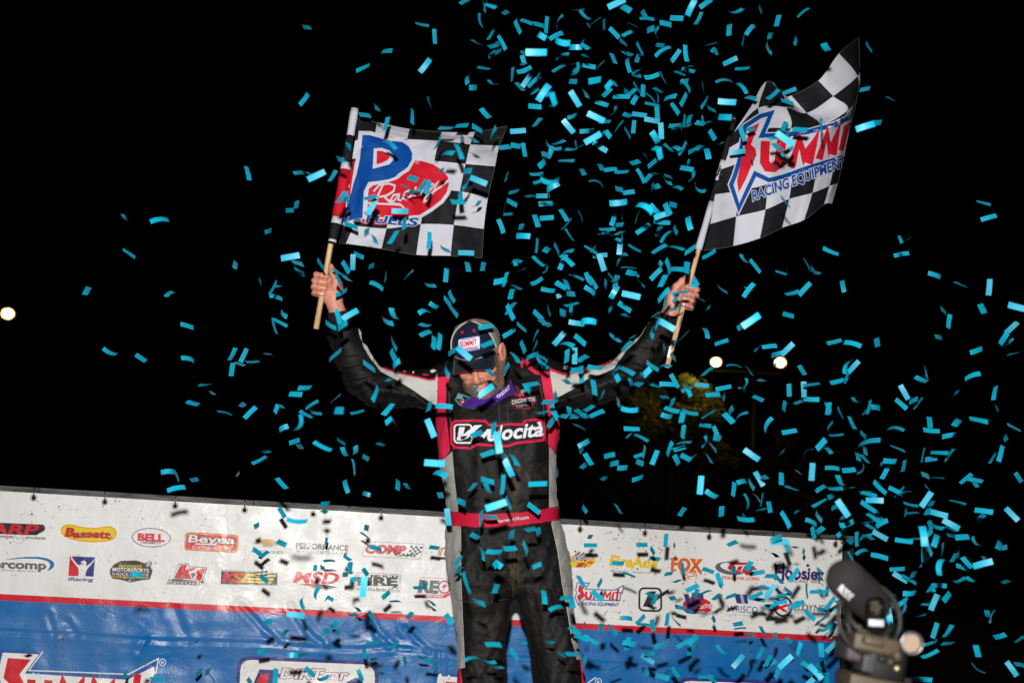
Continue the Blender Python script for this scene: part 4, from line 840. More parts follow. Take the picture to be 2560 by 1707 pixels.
# ---- cap
NAVY = cloth('cap_navy', (.006, .009, .022), .7, 500, .4, .1); MESH_ = cloth('cap_mesh_grey', (.20, .185, .165), .8, 260, 1.0); PIPE = cloth('cap_piping', (.42, .40, .36), .8, 500); UNDER = cloth('cap_under_red', (.25, .01, .02), .8, 500)
def dome(phi, t, lift=0):
    """t 0 rim .. 1 button; front is -y"""
    e = t*math.pi/2; c_ = max(math.cos(e), 0)**.78; s_ = math.sin(e)**.92; f = -math.sin(phi)            # f = 1 at the front
    rx, ry = .0855+lift, (.103 if f > 0 else .100)+lift; z0 = .048-.010*(1-f)*.5+.006*abs(math.cos(phi)); hgt = .088+.012*max(f, 0)+lift
    return hw((rx*math.cos(phi)*c_, .006+ry*math.sin(phi)*c_, z0+hgt*s_))
def patchdome(ph0, ph1, n, m, lift=0):
    V = [dome(ph0+(ph1-ph0)*i/n, j/m, lift) for j in range(m+1) for i in range(n+1)]
    return toW(np.array(V)), [(j*(n+1)+i, j*(n+1)+i+1, (j+1)*(n+1)+i+1, (j+1)*(n+1)+i) for j in range(m) for i in range(n)]
FR = math.radians(64); PF0, PF1 = -math.pi/2-FR, -math.pi/2+FR
V, F = patchdome(PF0, PF1, 44, 20); cap = mk('cap', V, F, NAVY, person); cap['label'] = 'navy trucker cap with grey mesh back and white patch'; capV, capF = V, list(F)
V, F = patchdome(PF1, PF0+2*math.pi, 60, 20, -.001); mk('mesh_back', V, F, MESH_, cap)
for ph in (PF0, PF1): MB().tube([toW(dome(ph, t, .0008)) for t in np.linspace(0, .98, 24)], .0024, 8).build('piping', PIPE, cap)
for ph in (-math.pi/2, PF1+.75, PF0-.75): MB().tube([toW(dome(ph, t, .0002)) for t in np.linspace(.02, .98, 20)], .0009, 6).build('seam', NAVY if ph == -math.pi/2 else MESH_, cap)
MB().tube([toW(dome(a, .02, .0012)) for a in np.linspace(PF0, PF1, 40)], .0011, 6).build('sweatband_stitch', PIPE, cap)
bt_ = dome(0, 1, .001); MB().torus(toW(bt_), RM@HR@Vector((0, 0, 1)), .004, .004, 16, 8).build('button', NAVY, cap)
def brim(u, v, dz):                              # u -1..1 across, v 0..1 outward
    ph = -math.pi/2+u*math.radians(58); a = np.array([.0855*math.cos(ph), .006+.103*math.sin(ph), .052]); out = np.array([.088*math.sin(u*1.25), -.106-.068*math.cos(u*1.30)**.8 if abs(u) < 1 else -.06, .068])
    w_ = 1-abs(u)**6; p = a*(1-v)+(a*(1-w_)+out*w_)*v; p[2] += dz-.040*(p[0]/.085)**2*(v*.9+.1)-.010*v*v; return hw(p)
n, m = 40, 10; V = []
for dz in (.0016, -.0016): V += [brim(-1+2*i/n, j/m, dz) for j in range(m+1) for i in range(n+1)]
K = (n+1)*(m+1); F = [(j*(n+1)+i, j*(n+1)+i+1, (j+1)*(n+1)+i+1, (j+1)*(n+1)+i) for j in range(m) for i in range(n)]; mi = [0]*len(F)
F += [tuple(K+q for q in f[::-1]) for f in F]; mi += [1]*(len(F)//2); F += [(m*(n+1)+i, m*(n+1)+i+1, K+m*(n+1)+i+1, K+m*(n+1)+i) for i in range(n)]; mi += [1]*n
mk('brim', toW(np.array(V)), F, [NAVY, UNDER], cap, mi=mi)
for a_, t_ in ((-math.pi/2-.42, .66), (-math.pi/2+.42, .66)): MB().torus(toW(dome(a_, t_, .001)), RM@HR@Vector((math.cos(a_)*.5, math.sin(a_)*.7, .5)), .0035, .0018, 14, 6).build('vent_eyelet', sink('red'), cap)
CBVH = bvh_of(capV, capF)
C3 = (1050, 760, .2551)
p = Print(*C3); p.rrect([(372, 342), (588, 306), (592, 446), (376, 486)], 22, 'navy').rrect([(379, 349), (582, 315), (585, 441), (383, 477)], 18, 'white')
p.text('SUMMIT', (398, 424), (556, 396), 54, 'red', .03, .12).stroke([(415, 352), (540, 332)], 7, 'navy').stroke([(405, 440), (570, 412)], 6, 'navy').stroke([(420, 447), (560, 424)], 5, 'red').poly([(402, 455), (572, 426), (573, 441), (404, 470)], 'navy').stroke([(425, 459), (562, 436)], 4, 'white')
q = p.build('patch', sink, CBVH, cap, cell=6, off=.0016)
C5 = (760, 640, .2679); C6 = (1380, 640, .2679); C4 = (1050, 1100, .3873)
# ---- embroidered marks on the suit
def sew(p, nm='patch', cell=7): p.build(nm, sink, SBVH, suit, cell=cell, off=.0022, step=.0001)
o = [(320, 1165), (350, 1148), (500, 1143), (640, 1148), (668, 1182), (760, 1192), (860, 1178), (1008, 1180), (1022, 1148), (1150, 1132), (1195, 1158), (1220, 1220), (1205, 1332), (1090, 1345), (950, 1358), (860, 1390), (740, 1385), (620, 1378), (560, 1372), (500, 1410), (345, 1402), (312, 1368), (308, 1220)]
p = Print(*C3); p.poly(o, 'black').stroke(o, 22, 'red', True).rrect([(340, 1182), (505, 1182), (508, 1360), (340, 1358)], 34, 'white', ring=16)
p.poly([(388, 1205), (440, 1205), (425, 1278), (535, 1188), (610, 1185), (470, 1310), (400, 1338), (362, 1335)], 'white').poly([(405, 1290), (470, 1290), (430, 1325), (395, 1328)], 'black').poly([(550, 1338), (600, 1338), (720, 1225), (660, 1225)], 'white')
p.text('elocit\u00e0', (655, 1342), (1195, 1288), 142, 'white', .03, .30); sew(p)
p = Print(*C3); o = [(895, 940), (1125, 908), (1135, 958), (1108, 968), (1105, 1000), (1085, 1024), (1020, 1026), (990, 1015), (948, 1022), (940, 985), (905, 990)]
p.poly(o, 'black').stroke(o, 6, 'pink', True).text('CHUCKWAGON', (905, 984), (1125, 952), 40, 'white', .01, 0, arc=-4).text('FOOD SERVICE', (952, 1012), (1105, 990), 22, 'grey', .03, 0)
p.stroke([(900, 862), (940, 895), (985, 912)], 7, 'pink').stroke([(935, 805), (950, 850), (965, 905)], 6, 'pink').stroke([(955, 810), (975, 860), (965, 905)], 6, 'pink').stroke([(885, 865), (915, 865), (940, 885)], 6, 'grey').poly([(985, 850), (1010, 838), (1030, 860), (1030, 895), (985, 895)], 'grey').poly([(965, 885), (1020, 880), (1022, 906), (965, 908)], 'pink').stroke([(1040, 1000), (1070, 1010), (1095, 985)], 6, 'pink'); sew(p)
p = Print(*C3); o = [(375, 872), (470, 905), (560, 950), (650, 990), (675, 1000), (640, 1022), (550, 1028), (440, 1015), (385, 990), (345, 942)]
p.poly(o, 'teal').poly([(382, 885), (470, 918), (560, 962), (640, 1000), (540, 1016), (445, 1004), (392, 980), (358, 940)], 'black').poly([(380, 945), (470, 955), (560, 980), (620, 1004), (540, 1012), (450, 1000), (398, 978)], 'red').stroke([(412, 960), (560, 992)], 8, 'white').stroke([(425, 978), (520, 1001)], 7, 'white').poly([(375, 890), (420, 900), (415, 935), (362, 930)], 'grey'); sew(p)
p = Print(*C4); p.text('harrison24.com', (505, 533), (697, 510), 24, 'white', .01, .25, [(.05, 'black')]); p.build('belt_lettering', sink, SBVH, suit, cell=6, off=.0075)
p = Print(*C5); p.poly([(1010, 1082), (1025, 1076), (1030, 1096), (1014, 1098)], 'white').poly([(1105, 1100), (1165, 1105), (1160, 1120), (1108, 1118)], 'pink').poly([(1182, 1068), (1215, 1060), (1242, 1075), (1205, 1092), (1180, 1090)], 'white').poly([(925, 1074), (955, 1078), (950, 1086), (925, 1084)], 'grey'); sew(p, 'sleeve_badge')
p = Print(*C6); p.poly([(110, 1030), (175, 1036), (168, 1062), (106, 1056)], 'white').poly([(112, 1036), (170, 1040), (164, 1058), (110, 1052)], 'red').poly([(592, 912), (640, 865), (665, 880), (620, 930)], 'white').poly([(700, 850), (750, 778), (768, 790), (722, 856)], 'white').poly([(606, 905), (640, 878), (650, 888), (618, 918)], 'navy'); sew(p, 'sleeve_badge')
p = Print(*C3); p.text('osier', (762, 922), (888, 818), 46, 'white', .02, .1, arc=8); p.build('lettering', sink, GBVH, gaiter, cell=5, off=.0012)
p = Print(*C3); p.text('er', (448, 868), (492, 925), 44, 'white', .03); p.build('lettering', sink, GBVH, gaiter, cell=5, off=.0012)

# ================================================================== FLAGS
def cat_rom(G, u, v):
    """G (R,C,3) control lattice, u along columns, v along rows"""
    R_, C_, _ = G.shape
    Gp = np.concatenate([2*G[:1]-G[1:2], G, 2*G[-1:]-G[-2:-1]]); Gp = np.concatenate([2*Gp[:, :1]-Gp[:, 1:2], Gp, 2*Gp[:, -1:]-Gp[:, -2:-1]], 1)
    i = np.clip(np.floor(v).astype(int), 0, R_-2); j = np.clip(np.floor(u).astype(int), 0, C_-2); a = v-i; b_ = u-j
    def w(t): return np.stack([-.5*t+t*t-.5*t**3, 1-2.5*t*t+1.5*t**3, .5*t+2*t*t-1.5*t**3, -.5*t*t+.5*t**3], 0)
    wa, wb = w(a), w(b_); out = np.zeros((len(u), 3))
    for r in range(4):
        for c in range(4): out += (wa[r]*wb[c])[:, None]*Gp[i+r, j+c]
    return out
WOOD, nt, b = base_mat('pole_wood', (.48, .30, .15), .55, .4)
nt.links.new(ramp(nt, nz(nt, 26, 4, .6, (4, 4, .35)), [(.3, (.40, .23, .11)), (.7, (.56, .37, .20))]), b.inputs['Base Color'])
def flag(name, label, Gpx, depth, Y, sub, par, seed, edge):
    G = np.array(Gpx, float); R_, C_ = G.shape[:2]; Z = np.array(depth, float); ctl = np.concatenate([G, Z[..., None]], 2)
    n = sub; us = np.linspace(0, C_-1, (C_-1)*n+1); vs = np.linspace(0, R_-1, (R_-1)*n+1); U, Vv = np.meshgrid(us, vs); u, v = U.ravel(), Vv.ravel()
    q = cat_rom(ctl, u, v); p3 = np.stack([u*.11, v*.09, 0*u], 1); dz = q[:, 2]+.0085*wav(p3, 30, 6, seed, 1.8)+.0020*wav(p3, 95, 6, seed+1, 1.5)
    V = np.array([tuple(P(a, c, Y+d)) for a, c, d in zip(q[:, 0], q[:, 1], dz)]); NU = len(us)
    F = np.array([(j*NU+i, j*NU+i+1, (j+1)*NU+i+1, (j+1)*NU+i) for j in range(len(vs)-1) for i in range(NU-1)])
    cu = np.floor(u[F].mean(1)).astype(int); cv = np.floor(v[F].mean(1)).astype(int); mi = ((cu+cv) % 2 == par).astype(int)
    return V, F, mi, NU, len(vs)
C1 = (760, 240, .2806)
LAT1 = [[(482, 200), (650, 235), (940, 295), (1230, 320), (1525, 320), (1812, 270)], [(455, 400), (632, 350), (918, 385), (1200, 400), (1482, 432), (1742, 445)], [(430, 560), (600, 560), (880, 575), (1160, 580), (1440, 606), (1702, 628)],
        [(390, 850), (540, 830), (822, 835), (1100, 835), (1388, 850), (1640, 905)], [(345, 1150), (440, 1155), (735, 1180), (1040, 1142), (1335, 1150), (1602, 1185)], [(312, 1310), (372, 1316), (690, 1362), (1000, 1416), (1305, 1426), (1586, 1442)]]
DEP1 = [[.0, .03, .05, .07, .08, .11], [-.01, -.005, .02, .03, .035, .08], [-.005, -.02, .0, .01, .005, .04], [.0, -.02, -.015, .005, .02, .05], [0, -.005, .01, .02, .035, .06], [0, .015, .0, .03, .03, .05]]
FY = MANY-.115
V1, F1, M1, nu1, nv1 = flag('f', '', [crop(*C1, r) for r in LAT1], DEP1, FY, 14, 0, 41, None)
pb1, pt1 = P(790, 822, FY), P(883, 285, FY)
fl1 = empty('checkered_flag', pb1); tag(fl1, 'checkered flag with a blue letter and red oval fuel logo, cloth wrapped on its pole', 'flag', 'checkered victory flags')
MB().tube([pb1, pb1.lerp(pt1, .5), pt1], .0094, 18).build('pole', WOOD, fl1)
cl1 = mk('flag_cloth', V1, F1, [fink('white'), fink('black')], fl1, mi=(1-M1)*1 if False else M1); B1 = bvh_of(V1, F1)
# sleeve rolled round the pole
def sleeve(cuts, parent, cols, mats, name='sleeve'):
    """cuts: (px, py, radius)"""
    for a in range(len(cols)):
        i0, i1, m = cols[a]; pts = []; rad = []
        for t in np.linspace(i0, i1, 6):
            k = min(int(t), len(cuts)-2); f = t-k; x, y, r = [cuts[k][j]*(1-f)+cuts[k+1][j]*f for j in range(3)]; pts.append(P(x, y, FY-.002)); rad.append(r*(1+.05*math.sin(t*5)))
        MB().tube(pts, rad, 22).build(name, mats(m), parent)
sleeve([(887, 272, .0135), (876, 340, .0140), (868, 395, .0185), (859, 455, .0195), (848, 520, .0195), (840, 560, .0185), (832, 598, .0145), (829, 611, .0125)], fl1, [(0, 1, 'white'), (1, 2.2, 'black'), (2.2, 2.5, 'white'), (2.5, 4.6, 'red'), (4.6, 5, 'white'), (5, 6.1, 'black'), (6.1, 6.55, 'white'), (6.55, 7, 'black')], fink)
p = Print(*C1)
blue = [(520, 350), (590, 352), (690, 385), (770, 405), (870, 412), (930, 450), (963, 510), (960, 570), (920, 640), (880, 670), (840, 695), (815, 722), (760, 742), (680, 756), (575, 770), (535, 850), (520, 1090), (450, 1098), (352, 1128), (362, 985), (420, 860), (468, 700), (500, 560)]
red = [(990, 577), (1050, 582), (1150, 612), (1230, 662), (1280, 722), (1290, 785), (1270, 860), (1220, 930), (1130, 1000), (1030, 1058), (880, 1075), (700, 1080), (565, 1085), (565, 990), (570, 890), (578, 830), (615, 798), (750, 768), (835, 742), (885, 702), (935, 672), (962, 622)]
p.stroke(blue, 70, 'white', True).stroke(red, 62, 'white', True).poly(blue, 'blue').poly(red, 'red')
p.poly([(622, 470), (690, 465), (760, 490), (800, 530), (795, 572), (760, 612), (690, 632), (612, 652)], 'white').poly([(648, 490), (700, 495), (750, 520), (768, 550), (740, 577), (690, 600), (646, 614)], 'red').poly([(430, 600), (456, 572), (440, 700), (405, 930), (392, 900), (400, 760)], 'red')
for s_ in ([(700, 800), (660, 880), (638, 942)], [(618, 852), (670, 795), (750, 782), (812, 802), (800, 850), (735, 888), (668, 900)], [(712, 892), (770, 955), (860, 968), (893, 1000)], [(850, 878), (800, 885), (765, 935), (800, 940), (852, 882), (842, 925), (872, 935)], [(945, 842), (900, 868), (882, 915), (915, 925), (960, 885)], [(995, 812), (965, 885), (985, 892)], [(1010, 840), (990, 890), (1030, 840), (1055, 845), (1040, 885), (1062, 885)], [(1160, 785), (1110, 800), (1090, 845), (1120, 848), (1195, 770), (1150, 870), (1105, 930), (1065, 942), (1080, 900), (1160, 855), (1290, 752)], [(560, 955), (700, 962), (860, 975)]): p.stroke(s_, 17, 'white')
p.poly([(515, 1095), (735, 1098), (735, 1155), (515, 1140)], 'red').text('FUELS', (548, 1130), (990, 1158), 74, 'blue', .03, .25, [(.07, 'white')]).ell((1008, 600), 16, 10, 'white', ring=4)
p.build('printed_logo', fink, B1, cl1, cell=7, off=.0014, step=.0003)
HEM, _, _ = base_mat('hem_stitch', (.06, .055, .045), .8)
def hem(V, idx, par, inset=0): MB().tube([Vector(V[i]) for i in idx], .0009, 6).build('hem', HEM, par)
hem(V1, range(0, nu1), fl1); hem(V1, range((nv1-1)*nu1, nv1*nu1), fl1); hem(V1, range(nu1-1, nu1*nv1, nu1), fl1)

C2 = (1700, 80, .36988)
LAT2 = [[(455, 560), (575, 335), (645, 315), (705, 425), (752, 430), (935, 330), (1075, 145), (1211, 35)], [(372, 660), (450, 580), (532, 515), (720, 510), (856, 548), (1036, 435), (1200, 300), (1214, 240)], ]
LAT2 = [[(470, 520), (585, 335), (702, 425), (752, 430), (935, 330), (1075, 145), (1211, 35)], [(365, 680), (530, 515), (720, 510), (856, 548), (1036, 435), (1200, 300), (1212, 230)], [(322, 790), (560, 660), (750, 652), (945, 640), (1135, 532), (1190, 452), (1200, 430)],
        [(275, 930), (425, 880), (600, 840), (772, 800), (965, 742), (1100, 690), (1142, 680)], [(238, 1098), (392, 1076), (592, 1030), (760, 968), (930, 916), (1050, 872), (1106, 852)], [(205, 1298), (380, 1247), (578, 1200), (738, 1130), (895, 1088), (1010, 1042), (1066, 1022)], [(160, 1477), (360, 1447), (540, 1395), (690, 1325), (840, 1270), (972, 1168), (1027, 1160)]]
DEP2 = [[.06, .17, .13, .12, .05, .08, .22], [.02, .08, .06, .10, .04, .10, .22], [.0, .03, .02, .03, .05, .14, .25], [-.01, -.015, -.02, .01, .04, .13, .23], [-.005, .0, -.015, .02, .05, .13, .2], [0, .02, .0, .03, .05, .11, .18], [0, .03, .01, .045, .05, .11, .16]]
V2, F2, M2, nu2, nv2 = flag('f', '', [crop(*C2, r) for r in LAT2], DEP2, FY, 13, 1, 61, None)
pb2, pt2 = P(1667, 919, FY), P(1836, 292, FY+.01)
fl2 = empty('checkered_flag', pb2); tag(fl2, 'billowing checkered flag with red and blue lettering, held in the hand near the floodlights', 'flag', 'checkered victory flags')
MB().tube([pb2, pb2.lerp(pt2, .5), pt2], [.0088, .0078, .0070], 18).build('pole', WOOD, fl2)
cl2 = mk('flag_cloth', V2, F2, [fink('white'), fink('black')], fl2, mi=M2); B2 = bvh_of(V2, F2)
sleeve([(1746, 624, .0120), (1765, 558, .0115), (1790, 470, .0105), (1813, 385, .0095), (1835, 300, .0085)], fl2, [(0, 1.6, 'white'), (1.6, 2.2, 'black'), (2.2, 2.8, 'white'), (2.8, 4, 'black')], fink)
p = Print(*C2); wp = [(440, 640), (545, 572), (618, 552), (552, 705), (700, 700), (870, 676), (1040, 632), (1178, 560), (1130, 838), (900, 908), (700, 978), (600, 1002), (508, 958), (398, 1192), (345, 1032), (372, 970), (400, 880), (418, 760)]
p.stroke(wp, 46, 'white', True).poly(wp, 'white').stroke(wp, 30, 'blue', True)
p.poly([(538, 618), (480, 645), (445, 740), (425, 830), (385, 1005), (396, 1086), (440, 1005), (485, 905), (518, 835), (510, 792), (480, 765), (505, 700)], 'red')
p.stroke([(578, 742), (570, 880), (592, 915), (632, 918), (662, 895), (688, 735)], 62, 'red').stroke([(748, 918), (805, 735), (838, 850), (920, 715), (868, 892)], 54, 'red').stroke([(935, 862), (992, 685), (1005, 800), (1068, 652), (1030, 832)], 50, 'red').stroke([(1082, 802), (1118, 640)], 34, 'red').stroke([(1134, 770), (1160, 610)], 28, 'red').stroke([(1105, 640), (1178, 600)], 14, 'red')
p.text('RACING EQUIPMENT', (495, 1142), (1112, 908), 66, 'blue', .03, .25, [(.075, 'white')]); p.build('printed_logo', fink, B2, cl2, cell=7, off=.0014, step=.0003)
hem(V2, range(0, nu2), fl2); hem(V2, range((nv2-1)*nu2, nv2*nu2), fl2); hem(V2, range(nu2-1, nu2*nv2, nu2), fl2)
LBL, _, _ = base_mat('pole_sticker', (.7, .7, .68), .5); a_, c_ = P(1672, 894, FY-.0085), P(1678, 866, FY-.0085)
d_ = (c_-a_).normalized(); s_ = d_.cross(Vector((0, -1, 0))).normalized(); Vs = []
for t in (0, 1):
    for k in range(7): w_ = -.006+.002*k; Vs.append(a_.lerp(c_, t)+s_*w_+Vector((0, 1, 0))*(w_*w_*60))
mk('sticker', Vs, [(k, k+1, 8+k, 7+k) for k in range(6)], LBL, fl2)

# ================================================================== VIDEO CAMERA IN THE FOREGROUND
VY = 2.62; KV = (2040, 1380, .20860)
def vp(x, y, d=0): return P(KV[0]+x*KV[2], KV[1]+y*KV[2], VY+d)
FOAM, nt, b = base_mat('windscreen_foam', (.012, .0102, .0104), .95, .1); bump(nt, b, nz(nt, 500, 2), .9, .002)
PLAST, nt, b = base_mat('camera_plastic', (.0022, .0022, .0021), .5, .12); TANM, nt, b = base_mat('worn_metal', (.030, .021, .012), .55, .2, .1); RUB, _, _ = base_mat('mount_rubber', (.0065, .0062, .005), .6, .2)
vb = vp(700, 1500); vc = empty('video_camera', (vb.x, VY, 0)); tag(vc, 'video camera with grey foam covered microphone beside the banner corner', 'camera')
def lathe(a, c, prof, n=28):
    a, c = Vector(a), Vector(c); ax = (c-a); l = ax.length; ax.normalize(); u = ax.orthogonal().normalized(); w = ax.cross(u); V = []; F = []
    for t, r in prof: V += [a+ax*(l*t)+(u*math.cos(k*2*math.pi/n)+w*math.sin(k*2*math.pi/n))*r for k in range(n)]
    for i in range(len(prof)-1): F += [(i*n+k, i*n+(k+1) % n, (i+1)*n+(k+1) % n, (i+1)*n+k) for k in range(n)]
    return V, F
r = .036; ws_a, ws_b = vp(370, 330, -.02), vp(700, 640, .05)
V, F = lathe(ws_a, ws_b, [(-.30, .0015), (-.29, r*.45), (-.24, r*.75), (-.14, r*.95), (0, r), (.5, r*1.02), (.9, r*.98), (1.06, r*.85), (1.12, r*.6), (1.14, .002)])
wso = mk('windscreen', V, F, FOAM, vc); WB = bvh_of(V, F)
p = Print(*KV); p.text('RODE', (262, 448), (398, 572), 88, 'white', .0, .0); p.build('lettering', sink, WB, wso, cell=6, off=.001)
mic = lathe(vp(700, 600, -.02), vp(722, 960, -.01), [(-.18, .004), (-.17, .012), (-.1, .0165), (0, .0175), (.9, .0175), (1.0, .012), (1.01, .001)]); mo = mk('microphone_body', *mic, PLAST, vc)
for x, y in ((685, 612), (725, 610), (680, 678), (730, 672), (765, 655), (738, 712)): MB().torus(vp(x, y, -.042), (0, -1, .1), .0026, .0013, 12, 6).build('switch', TANM, mo)
MB().box(vp(720, 845, -.036), (1, 0, 0), (0, 1, 0), (0, 0, 1), .0135, .004, .006, .3).build('label_plate', base_mat('label_white', (.2, .2, .23), .4)[0], mo)
# shock mount hoops and arms
MB().torus(vp(640, 790, .0), (.25, -1, .1), .062, .0046, 40, 10).build('mount_hoop', RUB, vc); MB().torus(vp(690, 820, .03), (.1, -1, .2), .050, .0042, 36, 10).build('mount_hoop', RUB, vc)
MB().tube([vp(380, 640, .02), vp(400, 800, .0), vp(520, 930, -.01), vp(690, 985, -.01), vp(850, 960, 0), vp(920, 860, .01)], .006, 10).build('mount_arm', RUB, vc)
MB().tube([vp(800, 960, 0), vp(870, 1060, .01), vp(930, 1150, .02)], .007, 10).build('mount_arm', RUB, vc)
X, Yv, Zv = Vector((1, 0, 0)), Vector((0, 1, 0)), Vector((0, 0, 1))
rx = (vp(900, 1120)-vp(400, 1020)).normalized(); rz = Vector((0, -1, 0)).cross(rx)*-1; rz = rx.cross(Yv).normalized()*-1; rz = rz if rz.z > 0 else -rz
MB().box(vp(650, 1085, .03), rx, Yv, rz, .042, .05, .015, .25).build('top_plate', TANM, vc)
MB().box(vp(670, 1062, -.02), rx, Yv, rz, .018, .02, .006, .3).build('cold_shoe', TANM, vc)
MB().box(vp(500, 1170, .06), rx, Yv, rz, .032, .05, .020, .3).build('grip', base_mat('grip_red_grey', (.020, .015, .015), .6, .2)[0], vc)
MB().box(vp(770, 1290, .06), rx, Yv, rz, .036, .06, .038, .3).build('camera_body', PLAST, vc)
MB().box(vp(600, 1270, .02), rx, Yv, rz, .013, .03, .024, .3).build('lever', base_mat('lever_grey', (.014, .014, .015), .6, .2)[0], vc)
MB().box(vp(720, 1460, .05), (Zv*.7+X*.7), Yv, (Zv*.7-X*.7), .030, .03, .022, .3).build('bracket', base_mat('bracket_grey', (.016, .015, .014), .6, .2)[0], vc)
MB().box(vp(620, 1560, .06), rx, Yv, rz, .048, .06, .014, .3).build('shoulder_plate', TANM, vc)
# eyepiece
ea, eb = vp(960, 1010, .10), vp(1150, 1090, -.03)
V, F = lathe(ea, eb, [(0, .010), (.02, .0195), (.45, .020), (.47, .018), (.6, .018), (.62, .0205), (.95, .0215), (1.0, .0205), (1.0, .0172), (.9, .0165)]); ep = mk('eyepiece', V, F, PLAST, vc)
ax = (eb-ea).normalized(); u = ax.orthogonal().normalized(); w = ax.cross(u); n = 24; gc = ea.lerp(eb, .93)
mk('eyepiece_glass', [gc+(u*math.cos(k*2*math.pi/n)+w*math.sin(k*2*math.pi/n))*.0167 for k in range(n)], [tuple(range(n))], base_mat('eyepiece_pad', (.105, .066, .038), .5)[0], ep, smooth=False)
MB().torus(eb, ax, .0190, .0022, 30, 8).build('eyepiece_ring', base_mat('ring_metal', (.10, .10, .11), .3, .5, .8)[0], ep)
MB().tube([vp(960, 1180, -.02), vp(985, 1300, -.02)], [.010, .009], 12).build('focus_arm', TANM, vc)
for x, y, rr, m in ((765, 1215, .006, RUB), (790, 1275, .008, RUB), (880, 1190, .008, RUB), (895, 1310, .006, TANM), (970, 1388, .0055, base_mat('brass_screw', (.3, .25, .13), .3, .5, .6)[0]), (720, 925, .005, RUB), (520, 895, .005, TANM)):
    MB().tube([vp(x, y, -.005), vp(x, y, -.016)], [rr, rr*.85], 14).build('knob', m, vc)
MB().tube([vp(1010, 1500, .05), vp(1010, 1750, .05)], .022, 14).build('handle', base_mat('handle_grey', (.010, .010, .011), .6, .2)[0], vc)
q = vp(760, 1600, .06); MB().tube([q, Vector((q.x, q.y, .6)), Vector((q.x, q.y, 0))], [.02, .016, .012], 14).build('monopod', PLAST, vc)

